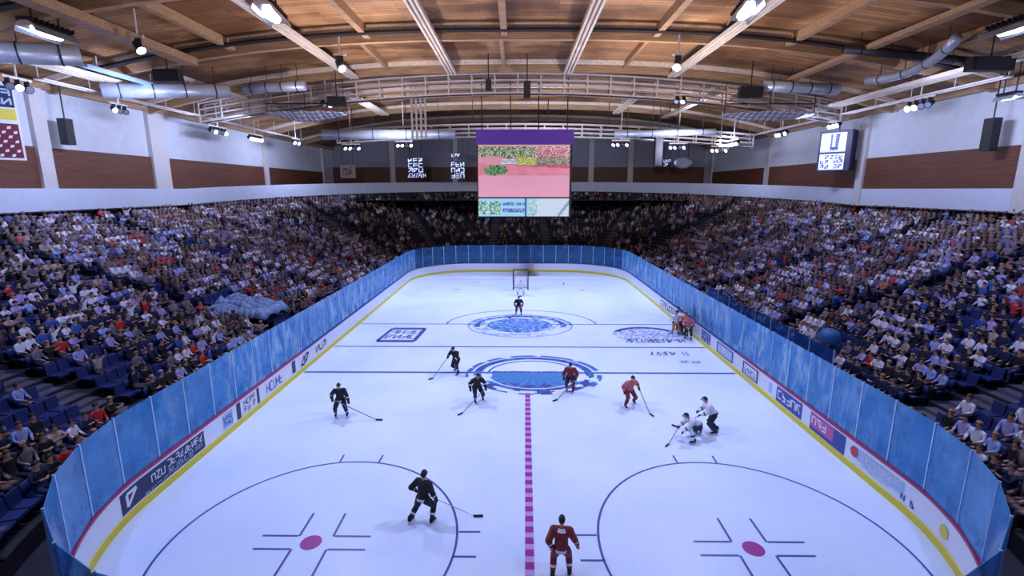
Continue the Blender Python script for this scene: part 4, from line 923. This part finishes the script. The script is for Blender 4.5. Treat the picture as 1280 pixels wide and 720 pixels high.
def stick(R, HA, HB, tip, label, m='wood_stick', fat=1.0):
    """stick: shaft through the hands and a blade flat on the ice at tip (player-local)"""
    A, B, T = R @ HA, R @ HB, R @ V3(*tip); T.z = ZP + .05
    top = A + (A - T).normalized() * .12
    g = thing('hockey_stick', label, 'hockey stick', tuple(T), 0, 'hockey sticks'); d = top - T
    q = MB(); q.bar((0, 0, 0), d, .024 * fat, .032 * fat); q.build('shaft', M[m], g)
    h = V3(-d.x, -d.y, 0).normalized() if V3(d.x, d.y, 0).length > .01 else V3(1, 0, 0)
    sdv = V3(-h.y, h.x, 0); q = MB(); q.obox(V3(0, 0, -.045) - sdv * .01, h * .30, sdv * .02, (0, 0, .075)); q.build('blade', M['kit_black'], g)
def fing(x, y): return (x, y)
GP = 'skaters on the ice'
g, R, hl, hr = person_figure('person', 'hockey player in black with a long stick, alone on the left of the ice', (-7.91, 20.25), PI + .2, dict(shirt='kit_black', pants='kit_black', sock='kit_navy', lean=.3, hz=.84, fl=(-.26, .05), fr=(.24, .0), hl=(-.38, .25, .78), hr=(.30, .28, .95), stripe='kit_white'), GP)
stick(R, hr, hl, (-1.55, .75, 0), 'long stick held out by the black player on the left')
g, R, hl, hr = person_figure('person', 'hockey player in black crossing the blue line, farther of the two left of the emblem', (-3.38, 25.6), PI - .4, dict(shirt='kit_black', pants='kit_black', sock='kit_navy', lean=.5, hz=.84, fl=(-.25, .25), fr=(.2, -.25), hl=(-.1, .5, .85), hr=(.3, .4, 1.0)), GP)
stick(R, hr, hl, (.7, 1.3, 0), 'stick of the farther black player at the blue line')
g, R, hl, hr = person_figure('person', 'hockey player in black leaning forward at the left edge of the near emblem', (-1.94, 21.85), PI + .3, dict(shirt='kit_black', pants='kit_black', sock='kit_navy', lean=.55, hz=.8, fl=(-.3, -.1), fr=(.12, .15), hl=(-.35, .4, .8), hr=(.38, .35, .82)), GP)
stick(R, hl, hr, (.9, 1.1, 0), 'stick low over the ice beside the near emblem')
g, R, hl, hr = person_figure('person', 'hockey player in dark red standing on the right part of the near emblem', (2.68, 23.1), PI - .2, dict(lean=.4, hz=.82, shirt='kit_red', sock='kit_red', pants='kit_navy', stripe='kit_navy', hl=(-.3, .35, .85), hr=(.3, .4, .85), fl=(-.15, .1), fr=(.17, 0)), GP)
stick(R, hl, hr, (.5, 1.2, 0), 'stick of the dark red player on the emblem')
g, R, hl, hr = person_figure('person', 'hockey player in salmon red skating right of the near emblem', (5.25, 21.5), PI + .25, dict(lean=.45, hz=.82, shirt='kit_pink', sock='kit_red', pants='kit_red', stripe='kit_navy', fl=(-.35, -.15), fr=(.25, .2), hl=(-.4, .2, .9), hr=(.4, .3, .85)), GP)
stick(R, hl, hr, (-.5, 1.1, 0), 'stick of the salmon red player')
g, R, hl, hr = person_figure('person', 'crouching hockey player in white, lower of the pair at the right', (7.35, 18.35), PI / 2 + .2, dict(lean=.95, hz=.62, shirt='kit_white', sock='kit_white', pants='kit_navy', stripe='kit_navy', helmet='kit_navy', fl=(-.35, .35), fr=(.3, -.3), hl=(-.15, .75, .45), hr=(.25, .7, .5)), GP)
stick(R, hr, hl, (-.2, 1.35, 0), 'stick of the crouching white player')
g, R, hl, hr = person_figure('person', 'bending hockey player in white and navy standing right of the crouching one', (8.15, 18.85), PI / 2 - .1, dict(lean=.6, hz=.88, shirt='kit_white', sock='kit_navy', pants='kit_navy', stripe='kit_navy', helmet='kit_navy', fl=(-.15, -.1), fr=(.2, -.25), hl=(-.25, .6, .9), hr=(.25, .55, .85)), GP)
stick(R, hl, hr, (.3, 1.3, 0), 'stick of the bending white and navy player')
g, R, hl, hr = person_figure('person', 'skater in black trousers on the right edge of the left face-off circle', (-2.83, 13.05), -.45, dict(lean=.12, hz=.90, fl=(-.42, -.12), fr=(.20, .12), fz=(0, 0), hl=(-.36, .12, .98), hr=(.34, .18, .86), stripe='kit_white', shirt='kit_black', pants='kit_black', sock='kit_black', glove='kit_black', scale=1.02), GP)
stick(R, hl, hr, (1.15, .95, 0), 'thin pale stick of the skater in black at the left circle', 'reflector', .6)
g, R, hl, hr = person_figure('person', 'dark haired bareheaded player in red walking away at the bottom centre', (1.14, 10.95), -.12, dict(lean=.14, hz=.92, shirt='kit_red', pants='kit_red', sock='kit_red', stripe='kit_white', hair=True, glove='skin', fl=(-.20, .0), fr=(.22, .15), hl=(-.24, -.02, .94), hr=(.42, .22, .84), scale=1.04), GP)
q = MB(); q.tube((0, .055, 1.375), (0, .07, 1.455), .155, .10, 20, False); q.build('collar', M['kit_white'], g, True)
g, R, hl, hr = person_figure('person', 'goalkeeper in white pads in front of the far goal', (.3, 46.0), PI, dict(lean=.35, hz=.76, shirt='kit_white', pants='kit_white', sock='kit_white', stripe='kit_navy', helmet='kit_white', pads=True, fl=(-.3, .05), fr=(.3, .05), hl=(-.45, .35, .8), hr=(.45, .35, .8), glove='kit_white'), GP)
stick(R, hr, hr, (.1, .7, 0), 'goalkeeper stick at the far goal', 'kit_white', 2)
g, R, hl, hr = person_figure('person', 'hockey player in dark kit with pale stripes on the far circle', (.1, 38.4), PI, dict(lean=.4, hz=.82, shirt='kit_navy', sock='kit_navy', stripe='kit_white', pants='kit_red', hl=(-.3, .3, .85), hr=(.3, .35, .85)), GP)
stick(R, hl, hr, (.6, 1.0, 0), 'stick of the dark player on the far circle')
for k, (x, y, sh, pa, lb) in enumerate(((11.75, 34.3, 'kit_navy', 'kit_navy', 'player in navy farthest along the right boards'), (11.65, 33.5, 'kit_white', 'kit_navy', 'player in white second farthest along the right boards'), (11.7, 32.7, 'kit_orange', 'kit_black', 'player in orange leaning on the right boards'), (11.6, 31.9, 'kit_pink', 'kit_navy', 'player in salmon nearest of the group at the right boards'), (11.1, 33.1, 'kit_white', 'kit_orange', 'player in white with orange shorts in front of the group at the right boards'))):
    person_figure('person', lb, (x, y), PI / 2 + k * .4, dict(lean=.15, hz=.88, shirt=sh, pants=pa, sock=pa, stripe='kit_white', hl=(-.3, .25, .9 + .05 * k), hr=(.3, .3, 1.0)), 'players gathered at the right boards')
q = MB()

# ------------------------------------------------------------------ spectators and seats
SH = {'black': ((0.010, 0.010, 0.014), .22), 'navy': ((0.010, 0.016, 0.060), .26), 'white': ((0.78, 0.80, 0.92), .24), 'pale blue': ((0.32, 0.45, 0.88), .17), 'lavender': ((0.42, 0.40, 0.78), .10), 'grey': ((0.16, 0.16, 0.20), .10), 'beige': ((0.46, 0.36, 0.32), .04), 'red': ((0.50, 0.022, 0.025), .03), 'blue': ((0.035, 0.10, 0.42), .05), 'orange': ((0.50, 0.15, 0.05), .01)}
SN = list(SH)
def spectator_rig(kind):
    z = .50
    n_ = [((0, -.08, z), .15), ((0, -.10, .70), .14), ((0, -.08, .93), .155), ((0, -.05, 1.09), .055), ((0, -.035, 1.18), .075), ((0, -.03, 1.285), .078)]
    e = [(0, 1), (1, 2), (2, 3), (3, 4), (4, 5)]
    A = {'lap': ((.24, .0, .78), (.11, .26, .66)), 'clap': ((.27, .10, .86), (.05, .34, 1.02)), 'raise': ((.33, .05, 1.18), (.27, .12, 1.45)), 'fold': ((.26, .03, .80), (-.02, .22, .84))}[kind]
    for s in (-1, 1):
        i = len(n_); n_ += [((s * .19, -.07, 1.0), .068), ((s * A[0][0], A[0][1], A[0][2]), .05), ((s * A[1][0], A[1][1] + (.05 if s > 0 else 0), A[1][2]), .036)]; e += [(2, i), (i, i + 1), (i + 1, i + 2)]
    for s in (-1, 1):
        i = len(n_); n_ += [((s * .10, .02, .48), .092), ((s * .13, .40, .50), .07), ((s * .13, .42, .10), .05), ((s * .13, .54, .05), .04)]; e += [(0, i), (i, i + 1), (i + 1, i + 2), (i + 2, i + 3)]
    cls = ['l', 's', 's', 'k', 'k', 'k'] + ['s', 's', 'k'] * 2 + ['l', 'l', 'l', 'f'] * 2
    return n_, e, cls
def classify(me, n_, cls):
    P = np.array([x[0] for x in n_]); v = np.empty(len(me.vertices) * 3, np.float32); me.vertices.foreach_get('co', v); v = v.reshape(-1, 3)
    # nearest joint, with the top of the head told apart as hair
    d = ((v[:, None, :] - P[None]) ** 2).sum(2); k = d.argmin(1); c = np.array([{'l': 0, 's': 1, 'k': 2, 'f': 3}[cls[i]] for i in k])
    hair = (v[:, 2] > 1.20) & ((v[:, 1] < .0) | (v[:, 2] > 1.31)); return v, c, hair
KINDS_ = ('lap', 'clap', 'raise', 'fold')
FIG = {}
for kd in KINDS_:
    n_, e, cls = spectator_rig(kd)
    lo = skin_mesh('lo', n_, e, 0); v, c, hair = classify(lo, n_, cls); c = c.copy(); c[hair] = 4
    hi = skin_mesh('body', n_, e, 1); v2, c2, h2 = classify(hi, n_, cls)
    for m_ in ('trousers', 'shirt', 'skin'): hi.materials.append(M[m_])
    hi.materials.append(M['black'])
    for p in hi.polygons: vv = list(p.vertices); p.material_index = int(np.bincount(c2[vv]).argmax())
    lo.calc_loop_triangles()
    FIG[kd] = (lo, v.copy(), c, hi)
bm = bmesh.new(); bmesh.ops.create_uvsphere(bm, u_segments=12, v_segments=8, radius=1); bmesh.ops.delete(bm, geom=[v for v in bm.verts if v.co.z < -.45 or (v.co.y > .35 and v.co.z < .35)], context='VERTS')
HAIR = bpy.data.meshes.new('hair'); 
for v in bm.verts: v.co = Vector((v.co.x * .098, v.co.y * .105 - .045, v.co.z * .115 + 1.265))
bm.to_mesh(HAIR); bm.free()
for p in HAIR.polygons: p.use_smooth = True
HAIRM = {}
for k in HAIRC: h_ = HAIR.copy(); h_.materials.append(M['hair_' + k]); HAIRM[k] = h_
# seat
def seat_parts():
    a = MB(); a.box(-.235, .235, -.20, .24, .38, .43); a.box(-.235, .235, .2, .25, .33, .40)
    b_ = MB(); b_.obox((-.235, -.28, .42), (.47, 0, 0), (0, .05, .0), (0, -.05, .42)); b_.box(-.2, .2, -.27, -.22, .40, .46)
    c = MB(); c.box(-.03, .03, -.18, .12, 0, .38); c.box(-.20, .20, -.06, .0, .32, .385)
    return a, b_, c
SA, SB_, SCc = seat_parts()
me_sa, me_sb, me_sc = SA.mesh('seat'), SB_.mesh('backrest'), SCc.mesh('leg')
me_sa.materials.append(M['seat']); me_sb.materials.append(M['seat']); me_sc.materials.append(M['darkmetal'])
# camera frame test, used only to leave out what the photo shows nothing of
cm = cam.rotation_euler.to_matrix(); fwd = -(cm.col[2]); rgt = cm.col[0]; upv = cm.col[1]
def proj(x, y, z):
    d = Vector((x, y, z - 10.0)); w_ = d.dot(fwd)
    if w_ < .5: return None
    return 640 + 608 * d.dot(rgt) / w_, 360 - 608 * d.dot(upv) / w_, w_
places = []
for k in range(NR):
    d = D0 + DR * k + .46; z = Z0 + ZR * k
    pts = [off(p, d, z) for p in FINE]; L_ = [0]
    for i in range(1, len(pts)): L_.append(L_[-1] + math.dist(pts[i][:2], pts[i - 1][:2]))
    L_ = np.array(L_); s = .3
    ox = 0
    while s < L_[-1]:
        i = int(np.searchsorted(L_, s)) - 1; i = max(0, min(i, len(pts) - 2)); t_ = (s - L_[i]) / max(1e-6, L_[i + 1] - L_[i])
        x = pts[i][0] + (pts[i + 1][0] - pts[i][0]) * t_; y = pts[i][1] + (pts[i + 1][1] - pts[i][1]) * t_
        tx, ty = pts[i + 1][0] - pts[i][0], pts[i + 1][1] - pts[i][1]
        s += .535
        pr_ = proj(x, y, z + .7)
        if pr_ is None or not (-130 < pr_[0] < 1410 and pr_[1] < 800): continue
        bad = False
        for p in AIS:
            ux, uy = x - p[0], y - p[1]; ky = 1 + .4 * max(0, p[3]); nx, ny = p[2], p[3] * ky; nl_ = math.hypot(nx, ny); nx /= nl_; ny /= nl_
            if ux * nx + uy * ny > 0 and abs(-ux * ny + uy * nx) < .80: bad = True; break
        if bad: continue
        places.append((k, x, y, z + (pts[i][2] - z), math.atan2(tx, -ty) + PI if False else math.atan2(-tx, ty), pr_))
# heading: local +Y must look at the ice
out = []
for k, x, y, z, a, pr_ in places:
    fx, fy = -math.sin(a), math.cos(a); tox, toy = CX - x, min(max(y, 14), 52) - y
    # tangent direction -> inward normal
    tx, ty = -math.sin(a), math.cos(a)
    n1 = (-ty, tx) if (-ty * tox + tx * toy) > 0 else (ty, -tx); out.append((k, x, y, z, math.atan2(-n1[0], n1[1]), pr_))
places = out
def zone(x, y, z, pr_):
    """how full the seats are: empty patches at both near corners and scattered thin blocks"""
    px, py, _ = pr_
    n_ = mnoise.noise(Vector((x * .16, y * .16, z * .3 + 3)))
    f = .93 if n_ > -.32 else .70
    if abs(x) > 12.5 and y < 12.5 and x < 0: f = .30
    if x < 0 and y < 9.0: f = .06
    if x > 0 and y < 12.0: f = .40
    if x > 0 and y < 9.0: f = .12
    if x < 0 and 14.8 < y < 21 and 15.2 < abs(x) < 19.2: f = .28
    if x < 0 and y < 14 and abs(x) > 17: f = min(f, .45)
    if x > 0 and 11.5 < y < 18.6 and 15.2 < abs(x) < 20.8: f = .28
    if y > 61 and abs(x) < 26: f = .38
    if -19.5 < x < -14.6 and 27.7 < y < 31.5: f = 0
    if 14.5 < x < 17.1 and 23.2 < y < 25.4: f = 0
    return f
R_ = random.Random(21); ppl = []; emp = []
for pl in places:
    if R_.random() < zone(*pl[1:4], pl[5]): ppl.append(pl)
    else: emp.append(pl)
def shirt_for(x, y, z):
    n_ = mnoise.noise(Vector((x * .35, y * .35, 7))) ; light = n_ > .12
    wts = []
    for s in SN:
        w_ = SH[s][1]
        if s in ('white', 'pale blue', 'lavender'): w_ *= 2.8 if light else .6
        if s in ('black', 'navy'): w_ *= .5 if light else 1.4
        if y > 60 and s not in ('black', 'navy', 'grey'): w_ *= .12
        if s == 'red' and mnoise.noise(Vector((x * .5, y * .5, 40))) > .36: w_ *= 14
        wts.append(w_)
    return R_.choices(SN, wts)[0]
P2 = []
for pl in ppl:
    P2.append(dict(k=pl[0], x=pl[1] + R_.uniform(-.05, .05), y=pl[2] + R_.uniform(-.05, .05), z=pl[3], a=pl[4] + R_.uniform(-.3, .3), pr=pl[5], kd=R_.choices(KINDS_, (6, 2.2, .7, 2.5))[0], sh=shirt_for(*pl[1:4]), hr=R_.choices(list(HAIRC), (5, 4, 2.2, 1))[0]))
def inframe(pr_): return 4 < pr_[0] < 1276 and pr_[1] < 712
def hidden_low(d): return False
# place numbers along each row, counted from the near end of each stand
for sgn in (-1, 1):
    for k in range(NR):
        row = sorted([d for d in P2 if d['k'] == k and (d['x'] < 0) == (sgn < 0) and inframe(d['pr'])], key=lambda d: d['pr'][2] if d['y'] < 40 else 100 + d['y'])
        for i, d in enumerate(row): d['i'] = i
        row = sorted([d for d in emp if d[0] == k and (d[1] < 0) == (sgn < 0) and inframe(d[5])], key=lambda d: d[2])
vis = sorted([d for d in P2 if inframe(d['pr'])], key=lambda d: d['pr'][2])
singles = vis[:300]; sid = set(id(d) for d in singles); mass = [d for d in P2 if id(d) not in sid]
POSE = {'lap': 'hands in lap', 'clap': 'clapping', 'raise': 'arms raised', 'fold': 'arms folded'}
def art(w_): return ('an ' if w_[0] in 'aeiou' else 'a ') + w_
for i, d in enumerate(singles):
    side = 'left' if d['x'] < 0 else 'right'
    lab = f"person in {d['sh']} top, {d['hr']} hair, {side} stand {ordn(d['k'])} row up, {ordn(d['i'])} from near end"
    o = thing('person', lab, 'person', (d['x'], d['y'], d['z']), d['a'], f'spectators in the {side} stand')
    o.scale = (R_.uniform(.95, 1.05),) * 3
    b_ = link('body', FIG[d['kd']][3], o); b_.color = (*SH[d['sh']][0], 1)
    link('hair', HAIRM[d['hr']], o)
# the rest of the crowd as one object
SKINC = [(0.30, 0.19, 0.17), (0.25, 0.16, 0.14), (0.38, 0.26, 0.24), (0.20, 0.10, 0.07)]
def bulk(name, items, m):
    V, F_, C_ = [], [], []; n0 = 0
    for v, tris, col, x, y, z, a, s in items:
        ca, sa = math.cos(a) * s, math.sin(a) * s
        w_ = np.empty_like(v); w_[:, 0] = v[:, 0] * ca - v[:, 1] * sa + x; w_[:, 1] = v[:, 0] * sa + v[:, 1] * ca + y; w_[:, 2] = v[:, 2] * s + z
        V.append(w_); F_.append(tris + n0); C_.append(col); n0 += len(v)
    V = np.concatenate(V); F_ = np.concatenate(F_); me = bpy.data.meshes.new(name)
    me.vertices.add(len(V)); me.vertices.foreach_set('co', V.astype(np.float32).ravel()); me.loops.add(F_.size); me.loops.foreach_set('vertex_index', F_.astype(np.int32).ravel()); k = F_.shape[1]
    me.polygons.add(len(F_)); me.polygons.foreach_set('loop_start', np.arange(0, F_.size, k, dtype=np.int32)); me.polygons.foreach_set('loop_total', np.full(len(F_), k, np.int32))
    me.update(calc_edges=True)
    if C_[0] is not None:
        a = me.color_attributes.new('Col', 'FLOAT_COLOR', 'POINT'); c4 = np.ones((len(V), 4), np.float32); c4[:, :3] = np.concatenate(C_); a.data.foreach_set('color', c4.ravel())
    me.materials.append(m); return link(name, me)
TR = {}
for kd in KINDS_:
    lo = FIG[kd][0]; t_ = np.empty(len(lo.loop_triangles) * 3, np.int32); lo.loop_triangles.foreach_get('vertices', t_); TR[kd] = t_.reshape(-1, 3)
items = []
for d in mass:
    _, v, c, _h = FIG[d['kd']]; pal = np.array([(0.014, 0.018, 0.045), SH[d['sh']][0], R_.choice(SKINC), (0.01, 0.01, 0.012), HAIRC[d['hr']]], np.float32)
    items.append((v, TR[d['kd']], pal[c], d['x'], d['y'], d['z'], d['a'], R_.uniform(.95, 1.06)))
cr = bulk('spectator_crowd', items, M['crowd']); tag(cr, 'dense crowd of small seated spectators filling both side stands and the far end', 'crowd', kind='stuff')
# seats: the nearest empty ones singly, the rest as one object
ev = sorted([e for e in emp if inframe(e[5])], key=lambda e: e[5][2])[:220]
es = set(id(e) for e in ev); cnts = {}
for e in sorted(ev, key=lambda e: (e[0], e[5][2])):
    k, x, y, z, a, pr_ = e; side = 'left' if x < 0 else 'right'; key = (side, k); cnts[key] = cnts.get(key, 0) + 1
    o = thing('stadium_seat', f'empty navy tip-up seat, {side} stand {ordn(k)} row up, {ordn(cnts[key] - 1)} empty from near end', 'seat', (x, y, z), a, f'empty seats in the {side} stand')
    link('seat', me_sa, o); link('backrest', me_sb, o); link('leg', me_sc, o)
AB = MB(); 
for src in (SA, SB_, SCc):
    n0 = len(AB.v); AB.v += src.v; AB.f += [tuple(i + n0 for i in f) for f in src.f]
sv = np.array(AB.v, np.float32); sf = np.array(AB.f, np.int32)
st = bulk('stadium_seat_rows', [(sv, sf, None, e[1], e[2], e[3], e[4], 1.0) for e in places if id(e) not in es and (e[5][2] < 60)], M['seat'])
tag(st, 'rows of navy plastic seats running round both stands under the crowd', 'seats', kind='stuff')

# ------------------------------------------------------------------ camera platforms among the crowd
g = thing('camera_platform', 'pale blue tarpaulin covered platform in the left stand', 'platform', (-17.2, 29.6, 2.0))
q = MB()
nx_, ny_ = 12, 10; P = [[(-2.1 + 4.2 * i / nx_, -1.6 + 3.2 * j / ny_, (1.15 + .45 * math.exp(-((i - 4) ** 2 + (j - 6) ** 2) / 6) + .45 * mnoise.noise(Vector((i * .55, j * .55, 2))) + .25 * mnoise.noise(Vector((i * 1.3, j * 1.3, 5)))) * (.45 if i in (0, nx_) or j in (0, ny_) else (.85 if i in (1, nx_ - 1) or j in (1, ny_ - 1) else 1)) - .1) for j in range(ny_ + 1)] for i in range(nx_ + 1)]
for i in range(nx_):
    for j in range(ny_): q.quad(P[i][j], P[i + 1][j], P[i + 1][j + 1], P[i][j + 1])
o = q.build('cover', M['tarp'], g, True); o.modifiers.new('t', 'SOLIDIFY').thickness = .04
for x in (-1.8, 1.8):
    for y in (-1.4, 1.4): q = MB(); q.tube((x, y, .5), (x, y, -.9 if x > 0 else .2), .05, n=6); q.build('leg', M['darkmetal'], g)
q = MB(); q.box(-1.85, 1.85, -1.4, 1.4, .42, .52); q.build('deck', M['darkmetal'], g)
g = thing('covered_drum', 'bright blue rounded cover beside a dark one in the right stand', 'covered equipment', (16.3, 24.6, 1.75))
rg = [[(r_ * math.cos(2 * PI * i / 20), r_ * math.sin(2 * PI * i / 20), z_) for i in range(20)] for r_, z_ in ((.5, 0), (.52, .6), (.5, .85), (.38, 1.05), (.16, 1.14), (.03, 1.15))]
loft(rg, 'cover', M['bluedrum'], g); q = MB(); q.tube((0, 0, -.25), (0, 0, .02), .45, n=16); q.build('base', M['black'], g)
g = thing('covered_drum', 'dark navy rounded cover beside the bright blue one', 'covered equipment', (15.3, 23.9, 1.45)); loft(rg, 'cover', M['adnavy'], g); q = MB(); q.tube((0, 0, -.25), (0, 0, .02), .45, n=16); q.build('base', M['black'], g)
print('people', len(P2), 'mass', len(mass), 'seats', len(places))
